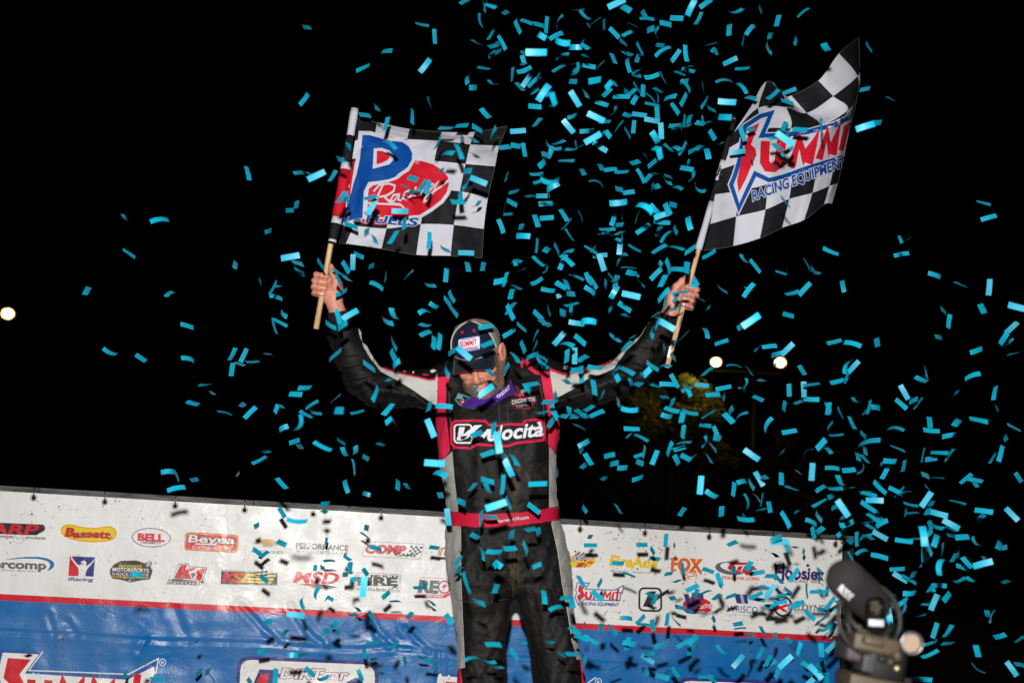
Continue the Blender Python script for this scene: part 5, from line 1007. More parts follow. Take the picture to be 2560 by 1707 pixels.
# ================================================================== CONFETTI
# x y angle(rising to the right) length width [curl], in the pixels of each crop
TILES = [
((1240, 0, .2551), """95 125 30 60 45;212 265 -65 140 40;300 215 -20 130 35;305 182 -15 50 30;420 245 -15 110 40;495 245 85 165 38;440 350 -30 110 90 2;590 350 25 140 45 1;640 410 -15 130 60 2;770 465 0 105 70 2;395 515 0 185 68;280 517 5 60 40;60 420 -62 160 38;20 430 20 50 50;25 505 28 70 35;645 552 20 140 30 1;615 668 28 150 30;275 690 20 150 45 1;265 605 70 70 35 2;160 730 85 140 25;300 790 55 150 50;370 800 40 160 40;235 850 -45 110 35;380 888 28 105 45;465 910 55 190 50 1;545 960 -40 150 60 2;380 1045 -5 135 50;780 690 65 120 30 2;800 690 80 170 25 1;912 650 -10 135 45;755 800 -5 85 50;968 790 10 125 60;1020 640 45 110 14;870 155 -40 130 30 1;800 98 3 140 10;865 440 -70 110 40 2;1160 325 -45 140 45;1245 415 -35 90 30;1290 300 75 140 25 2;1150 575 -68 110 38;1290 525 -25 110 35;1295 640 -75 140 40 1;1390 570 70 90 45;1410 480 -60 140 25;1180 35 25 160 60;1275 85 -30 105 60;1450 140 -60 90 45;1480 185 -5 150 30;1665 235 -12 120 50;1770 180 -3 135 52;1910 80 65 170 50 1;1515 290 20 80 55;1630 500 30 170 35 1;1610 445 -5 85 40;1760 550 55 150 45;1860 525 -82 165 42;1885 690 -12 135 38;1805 718 -18 120 25;1375 735 -12 95 40;1525 750 15 150 45 1;1530 800 20 80 60 2;1440 890 87 120 45;1865 840 -55 150 30 1;1845 800 10 80 45;1130 830 20 130 55 2;1085 910 45 120 45;1035 1015 -18 140 45;1230 948 0 170 42;1325 910 40 120 40;1270 895 -40 60 40;1360 975 60 100 50 2;1705 955 15 130 38;1840 975 65 135 38;1755 1065 -55 135 42;1530 1025 -12 150 28;775 970 -58 180 52;880 920 -65 90 30;710 1240 -50 170 52;760 1130 35 120 30 1;980 1150 -25 170 60;1065 1195 5 120 30;405 1200 50 110 35;215 1285 4 160 50;890 1285 5 140 45;950 1355 30 160 60;1080 1310 -30 110 50 2;1020 1440 -32 165 50;1290 1130 -15 90 40;1405 1125 -7 150 45;1580 1110 -85 130 48;1530 1180 -10 150 50;1618 1285 -87 165 52;1350 1240 85 140 42;1290 1305 -60 120 20;1565 1355 -60 120 60 1;1755 1230 8 120 35;1845 1185 85 130 25;1895 1165 72 85 40;1590 1490 -50 140 60 2;1830 1455 62 150 28;1755 1450 -15 100 35 1;1920 1480 28 80 40;85 1445 8 115 45;195 1430 -10 100 50;275 1470 -80 140 42;615 1400 20 130 25;745 1465 3 125 22;530 1500 75 130 45 1;480 1515 -10 60 50"""),
((1240, 400, .2551), """455 35 45 85 55;690 8 0 160 25;400 140 4 145 32;530 205 5 145 40 2;550 265 30 110 55 2;175 312 15 100 30;155 420 -28 115 45;458 353 0 140 45;345 355 5 90 22;490 430 0 135 50 1;105 160 75 95 20;850 115 -60 75 45;1030 70 -60 70 45;1115 95 6 150 40;1230 118 4 140 32;1360 25 18 95 45;1530 35 40 110 40;1420 155 -62 160 35;1485 180 50 110 42;1570 262 20 70 50;1870 85 -10 135 48;1775 270 -15 105 30 1;1205 285 -10 80 45;1285 320 8 150 45;1200 420 6 170 55 1;1460 465 -30 140 55 2;1560 490 -45 130 50 1;1680 480 -65 130 55;1630 540 20 170 55;1625 610 -5 165 45;1735 440 -15 75 50;1595 695 68 110 40;1758 685 -65 85 35;1890 615 -75 130 55 1;1440 675 35 160 45;395 595 -72 130 50;497 568 4 140 48;665 540 -58 140 42;690 630 50 150 14;720 735 -55 150 18;245 660 75 65 45;260 745 -2 140 55 1;50 650 -70 140 45 1;400 840 85 145 25;500 875 45 60 55;595 870 -65 110 25;415 995 -40 150 32;655 1000 65 165 45;695 980 -40 170 42;1035 1005 -72 165 55;1020 935 5 145 45;930 880 -32 150 26;1213 848 86 155 50;1245 922 -3 90 35;1150 580 75 120 45 1;1200 635 5 100 40;1090 680 3 160 30;1095 735 -8 130 28;1210 715 25 90 25;1600 870 30 165 35;1690 1045 -75 145 35;1775 1070 -3 135 45;1870 1055 85 115 55;1565 1120 45 150 48;1635 1185 65 130 48;1640 1325 48 165 42;1905 880 35 130 40;1175 1190 80 130 45;1160 1290 60 110 60 2;1260 1440 -35 150 48;1325 1325 -12 185 52;1130 1440 60 110 30;1330 1110 -10 95 50;1300 1055 -5 150 14;790 1145 -22 155 25;950 1200 -58 150 38;910 1170 -60 140 40 1;925 1280 -38 120 45 1;640 1230 -30 125 50;690 1215 -72 110 40;730 1310 -5 85 50;630 1325 20 70 60 2;510 1275 -8 130 42 1;400 1190 30 130 40 1;150 1310 75 100 48;45 1185 12 130 55;90 1170 75 150 32;200 1245 -28 100 22;140 1490 -65 160 45;145 1450 55 140 35;735 1450 88 140 35;740 1415 15 140 26;660 1500 -20 55 65;415 1525 -45 130 45;200 1000 0 100 20;1270 1525 -30 60 25"""),
((1240, 800, .2551), """130 125 33 145 42;250 70 -40 120 30;385 155 65 130 16;265 265 -68 115 40;620 180 50 150 50;825 195 -40 140 48;690 235 -12 140 35 1;790 30 -8 155 50;900 15 0 130 60 2;455 15 -40 90 45;515 45 15 55 45;355 350 20 125 42;695 355 86 130 45;772 350 89 160 50;850 375 32 110 45;450 420 -45 160 35 1;190 365 -55 130 35;380 260 65 120 14;975 465 -3 155 42;1285 495 -27 160 42;1290 250 45 130 40;1530 450 -33 145 38;1460 520 15 85 45 2;1165 550 -30 110 45 2;1670 45 -30 165 50;1735 365 -35 65 35;340 630 10 155 42;320 690 -50 70 45 1;790 490 5 120 50;835 530 -85 170 42;695 605 -40 75 40;960 660 -82 150 48;1040 735 72 80 22;530 800 3 150 38;570 900 -65 160 48;655 940 -4 95 38;455 905 10 125 25;545 1000 55 110 45;580 745 -80 70 40;720 900 -80 90 42;775 940 5 90 45;820 905 -35 90 42;910 865 32 105 40;880 945 -30 75 42;990 915 22 150 42;1310 878 -3 165 48 1;1200 805 -85 85 28;1320 605 -75 85 35;1390 625 -15 75 45;1550 635 -12 125 32;1680 628 -3 155 45;1750 595 -60 150 42;1895 690 70 75 30 2;1655 755 0 75 30;1725 810 70 90 35;1725 880 -15 150 42;1680 940 -10 100 48 1;1825 950 78 120 52;1900 905 -12 150 35 1;1835 1090 82 140 42;1330 1065 -2 155 42;1325 1110 42 135 20;1425 1150 -28 150 30;820 1045 -25 120 16;865 1205 30 115 48 1;840 1270 50 60 35;905 1365 -58 130 48;865 1425 40 75 42;1110 1325 12 110 48;1155 1405 15 90 48;1240 1447 3 95 48;1555 1345 68 150 48;1450 1290 78 120 25;1410 1395 -20 75 52;1410 1310 60 100 30 2;1700 1260 68 145 35;1790 1260 15 140 42;1840 1200 5 140 22;1770 1370 -65 100 48;1860 1345 -28 110 50;1930 1340 30 80 16;20 1200 -82 210 65;75 1335 20 65 45;180 1365 -62 130 38;122 1445 -65 160 55;595 1505 88 75 22;1055 1550 45 50 40;1390 1550 20 110 40;60 1540 85 80 25;100 480 65 120 32"""),
((1740, 0, .2551), """95 35 35 140 50;385 115 15 140 25 1;630 90 -65 80 22;800 205 78 115 48;325 293 88 110 50;530 290 50 120 45 1;725 350 80 62 45;1050 122 38 145 24;1272 467 -55 85 60;335 600 25 155 48;455 673 5 145 28;275 792 -2 165 22 1;455 860 -50 140 38 1;540 960 -12 115 38;85 1005 60 130 25;305 1000 -3 170 58;150 1070 -25 90 30;280 1150 -3 135 60;160 1325 -58 110 48;45 1210 -10 95 45;1695 465 -55 115 22;1655 875 12 100 40;1905 970 -28 90 15;1660 1240 18 180 55 1;1775 1205 4 85 52;780 875 -50 130 45;755 930 42 150 40;915 895 20 145 42;895 1000 -15 130 35;455 1310 -70 160 48;540 1265 20 80 45;1020 1272 -4 150 45;1228 1240 -85 170 22;865 1240 70 100 50;870 1360 -35 180 65;900 1320 75 70 35;800 1445 -38 120 45;895 1485 38 150 42;405 1490 8 145 50;370 1415 30 120 30;112 1500 -75 110 55 1;30 1445 35 80 38;25 185 65 140 35"""),
((1740, 600, .2551), """130 140 32 150 36;580 255 -52 165 35;1320 112 -22 165 36;515 490 52 170 45;945 520 15 140 35;1065 480 48 165 48;1170 315 -20 95 25;1440 450 -78 115 45 1;540 790 35 175 65;540 745 15 160 45;435 850 35 60 50;905 735 -15 110 45;100 905 -72 110 42 1;250 1000 18 140 38;720 1042 6 145 42;790 1118 15 110 45;895 1070 45 165 50;1355 997 14 145 38;1535 1015 -15 160 45 1;1775 1003 -80 85 52;115 1285 38 130 28;60 1422 -6 140 45;270 1448 12 155 42;165 1515 3 142 45;1040 1275 -58 110 42;650 1377 -10 75 22;912 1470 -88 125 46;1057 1465 -89 145 50;1130 1415 8 160 26;1130 1560 -2 155 45;1545 1240 48 150 48;1385 1385 15 140 42;1480 1350 58 120 36;610 1550 -25 110 40;110 675 40 65 20"""),
((1740, 1000, .2551), """630 20 -25 130 45;865 60 80 100 35;1010 20 20 90 30;1298 85 83 125 50;1415 125 -65 120 18;1530 225 -65 135 32;1695 70 78 140 28;1765 72 -10 85 50;120 140 30 150 18;320 175 -45 130 55;340 100 55 75 40;440 150 28 140 20 1;88 248 -6 120 38;200 325 -70 150 42;210 370 -10 70 60;700 240 60 155 36 1;915 308 10 145 45;1375 342 6 140 22;1227 432 48 130 55;1290 485 -42 95 35 1;1640 340 -45 75 35;1745 395 5 120 45;1640 420 20 95 36;1655 490 -80 90 35;1590 555 -80 80 42;1655 575 -50 110 25;165 460 -50 105 20;125 565 -60 115 18;545 535 -35 175 50;1900 598 -3 120 50;1138 702 85 145 55;1335 665 -5 130 40 1;1497 685 6 130 48;1855 705 63 150 42;45 832 84 165 58;370 870 83 135 40;455 797 8 85 45 1;540 825 -60 110 30;620 770 -60 145 50;660 755 8 70 42;837 770 89 120 48;935 862 -20 130 20;1410 790 -65 110 42;1365 867 2 145 32;1220 865 30 110 42;1500 857 4 100 8;155 925 -28 120 48 1;1800 855 -45 165 42;1695 920 -15 150 38;1750 980 -2 170 50;1690 1045 -35 170 42;1440 1060 -58 190 55;1365 1045 25 80 40;1325 940 30 55 48;1210 1005 30 155 28;500 990 -82 145 22 1;645 975 80 135 16;720 1045 -82 110 45;640 1070 8 90 20;880 1170 -63 170 42;1000 1088 25 60 18;250 1090 86 100 50;485 1168 -3 155 42 1;480 1150 -50 70 25;1135 1195 -30 115 40 1;1200 1140 -55 105 35;1480 1210 20 110 50 2;1435 1285 45 140 40;1750 1160 -38 170 36;1790 1130 -55 120 40;1820 1205 28 130 45;1685 1195 5 110 22;1715 1245 -30 110 32;1805 1325 -30 155 50;1150 1300 -80 120 40;1210 1275 35 95 50;1513 1375 -40 55 55;1575 1360 88 140 34;1655 1340 18 125 30 1;1625 1480 18 115 32 1;1800 1530 -15 165 45"""),
((2160, 900, .2551), """395 315 -62 145 50;365 430 -42 140 45;485 395 25 90 42;530 425 55 140 18;50 455 78 145 26;118 463 -5 85 52;562 190 -22 120 42;605 110 -80 130 16;1060 155 20 155 42 1;1280 320 78 140 38;645 610 -85 110 48;660 690 -5 158 42;910 610 50 80 55;1125 588 -12 175 40;1470 660 -28 140 22;835 738 10 140 45;1385 760 -70 55 42;740 907 -2 165 34;658 967 8 115 48;835 930 55 150 22;1340 915 75 160 42;1260 960 60 120 22;310 670 -8 155 28 1;330 865 -22 145 18;275 990 -2 140 50;390 1035 78 115 32;210 1095 64 145 42;150 1250 -45 150 45;605 1130 -25 75 42;710 1152 -3 150 10;1000 1160 40 145 36;1090 1175 -12 140 40;1070 1190 -52 130 35;1515 1150 -60 105 42;312 1280 -28 145 42;612 1365 55 170 55;655 1405 10 60 45;625 1475 70 85 45;735 1505 -15 170 50;460 1415 -12 145 25;920 1390 -15 155 18;1175 1478 -8 170 48;1450 1510 -48 150 52;1150 1540 40 90 45;410 1485 85 85 22;480 1495 5 110 20;468 1540 5 55 24"""),
((2160, 1300, .2596), """155 150 -32 140 50;385 198 -7 165 42;150 352 -18 165 42;320 470 4 140 38;350 550 -32 140 48;435 570 -32 150 28;475 520 60 70 35;445 702 8 110 45 1;350 795 32 170 40 1;540 920 15 110 12;575 150 -85 180 65 1;620 130 40 110 45;640 45 -78 85 45;735 70 -5 130 35 1;735 110 -5 110 45;690 190 72 110 55 1;580 325 87 160 48;625 270 -70 140 35;755 285 82 130 16;730 445 75 120 50 2;865 360 60 95 35;840 40 -30 170 48;860 85 -25 80 40;945 162 3 125 52;845 145 -12 80 36;1300 240 70 75 50;1340 265 15 75 45;1145 418 15 185 58;995 410 -50 130 45;955 455 -20 130 40;1155 365 0 40 40;920 578 25 110 30 1;1045 575 -15 110 26 1;720 628 -3 145 42;675 788 65 155 52;798 738 50 100 50;1370 590 20 65 32;1190 905 -80 65 45;1230 920 65 130 18 1;683 1060 70 150 45;810 1068 55 140 35;640 1180 20 135 28;808 1185 5 110 25;637 1288 25 170 34;1090 1260 -80 110 52;1305 1115 15 115 45;1500 1145 35 100 25;1425 1430 -58 150 50;1500 1390 -12 90 36;570 1530 -5 165 44;245 930 -85 175 60 3;195 940 85 100 48 3"""),
((2060, 500, .2551), """1565 30 -15 140 25;1615 172 16 155 45;760 532 10 150 42;1085 735 -20 115 45 1;1340 830 -25 130 16;1620 855 86 165 52;1550 1065 -65 100 55;1225 1190 82 140 42;1175 1090 -50 80 25;1125 1345 -15 65 40;1495 1475 22 120 48;1900 1050 -15 150 60;1840 1250 45 150 50;1760 1360 58 130 50;1800 1395 45 130 40;1860 1505 12 110 12"""),
((740, 0, .2551), """105 270 -5 80 38;890 502 5 105 40;655 668 24 148 34;80 975 52 140 45;1235 243 -10 140 26;1358 360 -87 150 40;1265 645 52 160 50 1;1140 1145 88 145 32;790 1050 -70 70 35;675 1130 -8 115 40;885 1215 75 140 42;920 1410 -38 150 40 1;1650 15 28 100 40;1805 205 -75 140 22 1;1845 65 -85 110 22;1910 340 60 125 28;1840 670 -10 125 25;1680 770 75 90 30 1;1740 860 0 75 55;1855 1115 -48 125 48;1310 1015 -70 140 10;1470 1257 0 145 30;1625 1232 4 125 38;1775 1260 -28 115 45;1930 1300 60 120 28;1600 1485 -68 165 45;1488 1500 0 115 42;1630 1362 -88 65 38;1735 1365 -40 100 30;1390 1400 65 150 22;515 1440 -80 65 40;1925 455 15 90 40;1920 535 35 90 40"""),
((760, 240, .2806), """325 565 -15 80 42;110 710 25 170 55;255 715 58 120 35;25 685 -8 60 20;335 905 55 130 40;370 925 30 70 40;590 905 15 125 35;605 985 62 130 48;855 1025 0 140 48;970 735 -20 90 50;960 860 10 140 16;920 820 -30 130 14;1060 800 55 110 40;1105 815 72 130 42;1220 670 65 50 35;1395 905 -85 110 45;1370 945 0 130 42;1455 670 5 80 50;1555 755 -22 155 50;1445 790 55 110 25;895 1130 85 105 38;420 1155 -20 130 38;470 1105 10 60 35;560 1210 85 65 45;625 1270 -70 90 32;795 1260 58 140 38;1115 1285 86 155 40;1255 1365 -25 100 30;1445 1398 -2 140 45;1870 855 10 90 25;1850 955 -22 110 42;1760 1160 -65 120 40 1;1925 1245 0 90 45;485 1420 -25 100 40;435 1480 88 130 45;150 1500 -55 110 25;1460 1520 -80 90 45;1595 1520 80 80 42"""),
((160, 380, .3317), """1385 160 -78 110 32;1770 157 3 75 28;720 512 3 130 32 1;1700 440 3 60 34;1750 400 78 62 32;1540 597 20 52 32;455 495 -60 50 22;490 765 -35 110 22;172 1045 62 65 40;1290 850 80 55 35;1705 790 10 115 45;1760 838 -14 85 28;1770 900 -32 90 26;1575 1025 62 120 18;1600 1095 -18 95 30 1;1650 1215 -50 75 28 1;1630 1285 -28 120 24;1585 1310 -75 125 16;1480 980 -70 45 15;800 1065 25 70 25 1;928 1310 -18 100 32;345 1508 -22 105 28 1;1540 1523 -5 55 12;1615 1013 0 60 18"""),
((360, 860, .26786), """825 95 65 130 36;930 105 65 140 42;820 238 83 125 44;415 140 -18 115 38 1;-30 130 -35 110 42;1010 165 5 120 22;890 185 -20 100 25;455 552 -15 112 36;570 380 5 115 16;635 455 -15 48 25;755 640 -15 135 16;920 568 40 50 45;990 638 45 150 42;1255 595 35 110 42 2;1500 408 4 118 40;1415 467 -3 120 48;1565 565 32 140 28;1510 655 -28 130 30;1600 640 -12 110 28 1;1590 610 0 48 32;1445 745 72 130 35 2;1290 790 30 80 45 2;1405 908 18 100 42;1450 955 0 55 42;1665 955 -25 180 36;1840 910 -30 85 28;1870 1010 -60 85 40 1;1970 1000 82 85 40 1;2070 1060 -30 65 42;1958 1145 -83 150 20;1820 620 0 80 65;1990 635 15 130 26;1785 510 40 130 10;1140 1005 10 68 25;1075 1083 28 145 30;225 1190 0 90 45 2;305 1230 -68 110 18;465 1265 12 72 38;300 1345 10 155 42 1;880 1205 65 45 16;1285 1300 -47 130 40;1885 1325 -72 120 42 1;2065 1395 -15 65 50 2;1785 100 40 140 28;2098 205 -35 135 36;2160 462 70 140 36;2210 935 -20 70 26"""),
((600, 1200, .3234), """1220 35 88 75 34;1290 48 -55 55 25;655 183 5 65 34;650 240 -30 45 35;325 250 -58 90 35;440 315 -3 150 35 1;130 350 30 42 36;978 367 80 45 36;965 425 -35 80 12;320 485 -25 78 40;135 555 -38 85 35;185 575 40 85 28;658 480 40 60 18 2;690 622 0 90 18;825 590 -70 75 28 2;850 670 86 78 38;815 728 0 42 36;590 690 -70 65 30 2;635 675 -30 45 30;870 780 40 80 35 2;970 710 -55 65 34;955 825 85 145 50;185 760 -38 80 35;165 707 3 95 10;590 870 70 100 30 1;632 868 75 90 32;685 915 0 70 30 2;480 950 -75 90 28 1;1130 885 42 75 35;1200 935 0 80 14;1385 830 0 90 25;1430 810 -70 55 25;1480 945 -40 70 15;1050 525 -15 95 32;1500 520 -8 80 30;430 1040 -8 135 42;875 1040 0 80 24;1015 1045 -50 75 35;1310 1045 48 65 35;910 995 -45 50 22;215 1095 28 72 40;725 1115 40 75 38;665 1165 5 50 45;745 1172 -10 50 35;350 1175 50 60 28;1030 1253 3 105 24;1195 1265 60 75 32;180 1322 8 82 34;420 1350 0 70 40 2;480 1350 15 80 18;965 1330 -75 80 30 1;1035 1380 10 50 25;1275 1395 -70 60 28;1415 1370 -3 75 20;1470 1395 -10 90 28;275 1510 88 110 38;540 1480 -42 90 36;640 1530 20 90 28 1;930 1510 -70 85 34 1;70 1545 -50 50 32;1095 1490 20 30 30"""),
((0, 1200, .32333), """1365 60 6 130 30;1500 5 5 50 25;1050 735 18 105 38 2;205 1285 15 50 24;1520 1243 0 36 34;1118 1412 0 38 34;970 1490 80 60 24;1215 1535 0 100 32;1535 1485 50 65 24;1605 1480 80 50 32;1640 1530 -55 110 8"""),
((1050, 1100, .3873), """95 148 -3 125 42;130 215 -20 85 35 1;135 355 0 36 36;440 85 18 95 32;570 175 -68 110 42;335 305 50 70 22;435 260 -15 90 32;435 310 -65 65 28;535 285 85 125 26;490 420 18 140 42;570 405 -65 85 20;270 400 -25 55 35;760 282 2 120 32;735 440 -38 95 32;395 500 85 95 20;455 495 0 85 24;355 620 -28 58 32;590 610 80 55 32;715 575 12 70 28;765 592 -80 45 32;480 720 0 100 28;580 698 4 85 32;400 725 -75 95 18 1;680 695 -70 80 22;770 815 -15 75 28 2;497 803 0 35 30 2;490 955 70 60 35;245 780 62 70 28;250 835 50 55 26;300 920 -70 140 18;802 1010 -84 90 32;378 1045 -20 80 26;880 1080 12 85 26 1;945 1018 -2 80 28;980 1040 -80 80 36;835 1298 -20 55 20;475 1318 -2 98 30;990 1380 -3 95 24;910 1378 -25 55 20;660 1295 -40 55 25;610 1385 -55 85 28;345 1408 -2 110 16 1;440 1425 -12 90 16 1;500 1465 0 70 16;995 1225 -35 80 30;185 1150 -50 75 40;180 495 -82 95 34"""),
((1050, 760, .2551), """645 850 35 165 55;535 835 30 75 35;645 222 10 150 45;665 390 22 135 45;430 480 -40 150 55;105 1215 -68 190 60;235 1000 -4 170 48;90 1005 75 100 38;260 640 -75 130 28 1;55 285 22 115 45;190 365 82 155 46;135 375 85 120 45;695 675 -45 90 38;720 1220 85 130 45;560 1270 20 120 50;310 470 30 80 45"""),
((760, 640, .2679), """155 75 -58 95 26;390 105 -60 125 42;315 150 -30 100 25;325 230 -62 120 28;350 340 28 120 36;400 210 -38 90 24;680 275 -32 140 38 1;625 95 20 55 40;760 195 87 90 14;975 175 45 130 14;245 645 -30 120 38;430 545 30 150 48;320 570 -75 150 45;355 650 35 110 50;670 1285 75 140 40;785 1430 50 140 44;840 550 -55 120 35 1;775 610 -25 110 38 1;830 920 -65 100 45;850 1020 55 110 38 1;800 1158 -5 55 30;835 815 -65 130 22;1325 180 85 130 45;1180 275 -5 100 32;1375 375 -62 120 34;1340 430 -55 110 34;1400 520 -52 110 34;1215 465 -28 85 42 1;1125 515 0 70 28 2;1130 645 -10 100 28;40 1230 5 75 40;820 1545 0 120 38 2"""),
((1380, 1260, .31463), """1035 58 55 80 34;1345 55 85 78 38;1540 118 0 125 32;1525 100 -60 60 20;255 30 -60 70 28 1;525 35 -60 85 20;308 258 0 35 32;305 325 0 105 32;715 322 0 88 34;800 372 -60 62 28;905 285 84 105 34;817 432 -8 82 34;970 335 70 40 18;1435 310 22 82 34;1790 270 20 80 45;1810 300 5 140 40;1865 335 -70 110 35;1770 400 -40 60 22;1920 340 -10 60 14;2000 375 70 40 22;525 468 -2 95 34;1040 510 -80 95 24;1240 525 -20 95 32;930 550 12 68 26;610 558 -22 110 18;990 610 20 65 18;1560 490 55 85 42;1630 545 10 120 34;1445 515 85 60 28;1740 570 -2 90 34;1805 600 -50 80 26;1925 560 55 120 36;2130 580 -60 55 22;230 610 -62 100 34;380 625 60 70 26;360 725 -40 110 42;785 720 -30 70 30;815 755 70 90 32;955 745 10 52 34;1115 665 25 110 38;1140 710 60 80 34;1215 700 22 100 16;1310 735 35 75 28;1330 600 -70 110 40;1340 630 85 70 32;1420 730 18 85 26;1620 725 25 120 34;1735 690 55 130 40;1700 665 -10 110 28;1640 755 -10 110 30;1845 720 10 125 26;1880 690 -35 75 26;1810 775 8 110 40;1740 810 5 100 36;1960 795 28 100 38;2025 690 -85 110 16;2115 695 0 130 32;2185 690 85 90 28;2150 840 -20 75 30;2210 785 50 120 30;2050 880 -45 105 36;2250 820 35 110 30;2310 770 5 110 26;1020 820 -12 85 32;1080 850 0 65 28;595 905 -5 85 34 1;705 915 45 95 32;730 955 -5 110 22;915 915 82 100 30;985 930 -45 100 12;1285 912 -65 48 28;1480 950 10 75 34;1495 985 5 95 12;1675 1005 -60 75 24;800 960 -80 88 36;390 975 80 58 40;480 1000 -45 100 28;260 950 70 40 16;2110 945 50 50 20;2180 980 35 130 28 1;2225 1000 65 120 40;1765 1065 75 85 26 1;1575 1035 3 65 26;1120 1075 45 100 42;1045 1105 30 120 34;1145 1125 30 60 26;865 1118 18 98 32;1090 1165 -85 62 38;600 1110 75 110 38;615 1105 -10 100 38;240 1060 -20 120 36;310 1080 -28 125 36;775 1180 -5 80 32;760 1230 -32 115 36;1355 1165 -35 110 24 1;1655 1180 62 95 32;1720 1240 60 95 34;1735 1265 25 110 34;1480 1245 48 125 40;1855 1250 42 125 44;1795 1330 65 100 34;2030 1285 -35 110 36;2130 1270 25 90 30;2140 1160 -88 105 40;2220 1130 45 120 38;2095 1330 -48 140 44;2080 1385 40 120 40;2185 1380 88 80 34;2010 1230 -60 65 26;1575 1110 70 60 28;255 1265 72 90 28;750 1325 -80 65 38;875 1370 -15 110 38;980 1335 -55 90 34;1220 1370 3 120 26;1270 1390 -45 80 34;500 1300 20 95 18;920 1330 15 60 20"""),
]
m_, nt, b = base_mat('confetti_paper', (.003, .30, .44), .42, .5)
nt.links.new(ramp(nt, nz(nt, 420, 2), [(.3, (.002, .27, .40)), (.7, (.006, .33, .48))]), b.inputs['Base Color']); bump(nt, b, nz(nt, 800, 2), .25, .0006); PAPER = m_
oi_ = nt.nodes.new('ShaderNodeObjectInfo'); tint = ramp(nt, oi_.outputs['Random'], [(0, (.74, .80, .82)), (1, (1, 1, 1))]); nt.links.new(mixc(nt, 1.0, b.inputs['Base Color'].links[0].from_socket, tint, 'MULTIPLY'), b.inputs['Base Color'])
CL, CWD = .052, .0165
def strip_mesh(kind, seed):
    """unit paper strip: bent, creased or twisted; 14-24 quads"""
    r = random.Random(seed); n = 10; V = []; th = {0: r.uniform(-.55, .55), 1: r.choice((-1, 1))*r.uniform(.7, 1.25), 2: r.choice((-1, 1))*r.uniform(1.7, 2.6), 3: .5}[kind]; tw = r.uniform(-.25, .25)*(1 if kind < 2 else 2.4); cr_ = r.uniform(.3, .7) if kind == 2 and r.random() < .6 else None
    x = z = 0.; pts = []; ds = CL/n
    for i in range(n+1):
        t = i/n; a = th*(t-.5) if cr_ is None else (-th/2 if t < cr_ else th/2)
        pts.append((x, z, a, tw*(t-.5))); x += math.cos(a)*ds; z += math.sin(a)*ds
    mx = sum(p_[0] for p_ in pts)/len(pts); mz = sum(p_[1] for p_ in pts)/len(pts)
    for x, z, a, w_ in pts:
        for s in (-1, 0, 1): V.append((x-mx, s*CWD/2*math.cos(w_), z-mz+s*CWD/2*math.sin(w_)))
    F = [(i*3+j, i*3+j+1, (i+1)*3+j+1, (i+1)*3+j) for i in range(n) for j in range(2)]
    me = bpy.data.meshes.new('confetti_strip'); me.from_pydata(V, [], F); me.materials.append(PAPER); me.update()
    if cr_ is None: me.polygons.foreach_set('use_smooth', np.ones(len(F), bool))
    xs = [v[0] for v in V]; return me, max(xs)-min(xs), V, F
LIB = {k: [strip_mesh(k, 100*k+i) for i in range(n)] for k, n in ((0, 12), (1, 8), (2, 7), (3, 2))}
manhull = [(1085, 940), (1130, 780), (1260, 780), (1300, 900), (1640, 780), (1700, 640), (1745, 660), (1700, 850), (1400, 1080), (1400, 1270), (1470, 1707), (1130, 1707), (1118, 1330), (1085, 1090), (860, 960), (760, 660), (840, 650)]
flag1h = [(870, 270), (1275, 310), (1205, 650), (830, 615), (835, 560), (865, 400)]; flag2h = [(1745, 630), (2150, 90), (2140, 300), (2080, 510), (1990, 560)]; banh = [(0, 1230), (2105, 1355), (2092, 1707), (0, 1707)]
items = []
for c_, txt in TILES:
    for e in txt.split(';'):
        f = [float(x) for x in e.split()]; x, y = c_[0]+f[0]*c_[2], c_[1]+f[1]*c_[2]; l, w = f[3]*c_[2], f[4]*c_[2]; kd = int(f[5]) if len(f) > 5 else 0
        if any(abs(x-i[0])+abs(y-i[1]) < 15 and abs((f[2]-i[2]+90) % 180-90) < 25 for i in items): continue
        items.append((x, y, f[2], l, w, kd))
# smaller, unlisted pieces scattered through the thick of the cloud
for k in range(170):
    while True:
        x, y = rnd.uniform(1180, 2540), rnd.uniform(0, 1690); wgt = math.exp(-((x-1560)/330)**2)*(y < 1000)+.8*math.exp(-((x-2200)/300)**2)*(y > 900)
        if rnd.random() < wgt and polysd(np.array([[x, y]]), [(1080, 760), (1330, 760), (1410, 1300), (1470, 1707), (1100, 1707)])[0] > 0: break
    items.append((x, y, rnd.uniform(-90, 90), rnd.uniform(15, 38), rnd.uniform(1.6, 7), rnd.choice((0, 0, 1, 2))))
pa = np.array([(i[0], i[1]) for i in items]); dm = polysd(pa, manhull); d1 = polysd(pa, flag1h); d2 = polysd(pa, flag2h); db = polysd(pa, banh)
def inr(x0, x1, y0, y1): return (pa[:, 0] > x0) & (pa[:, 0] < x1) & (pa[:, 1] > y0) & (pa[:, 1] < y1)
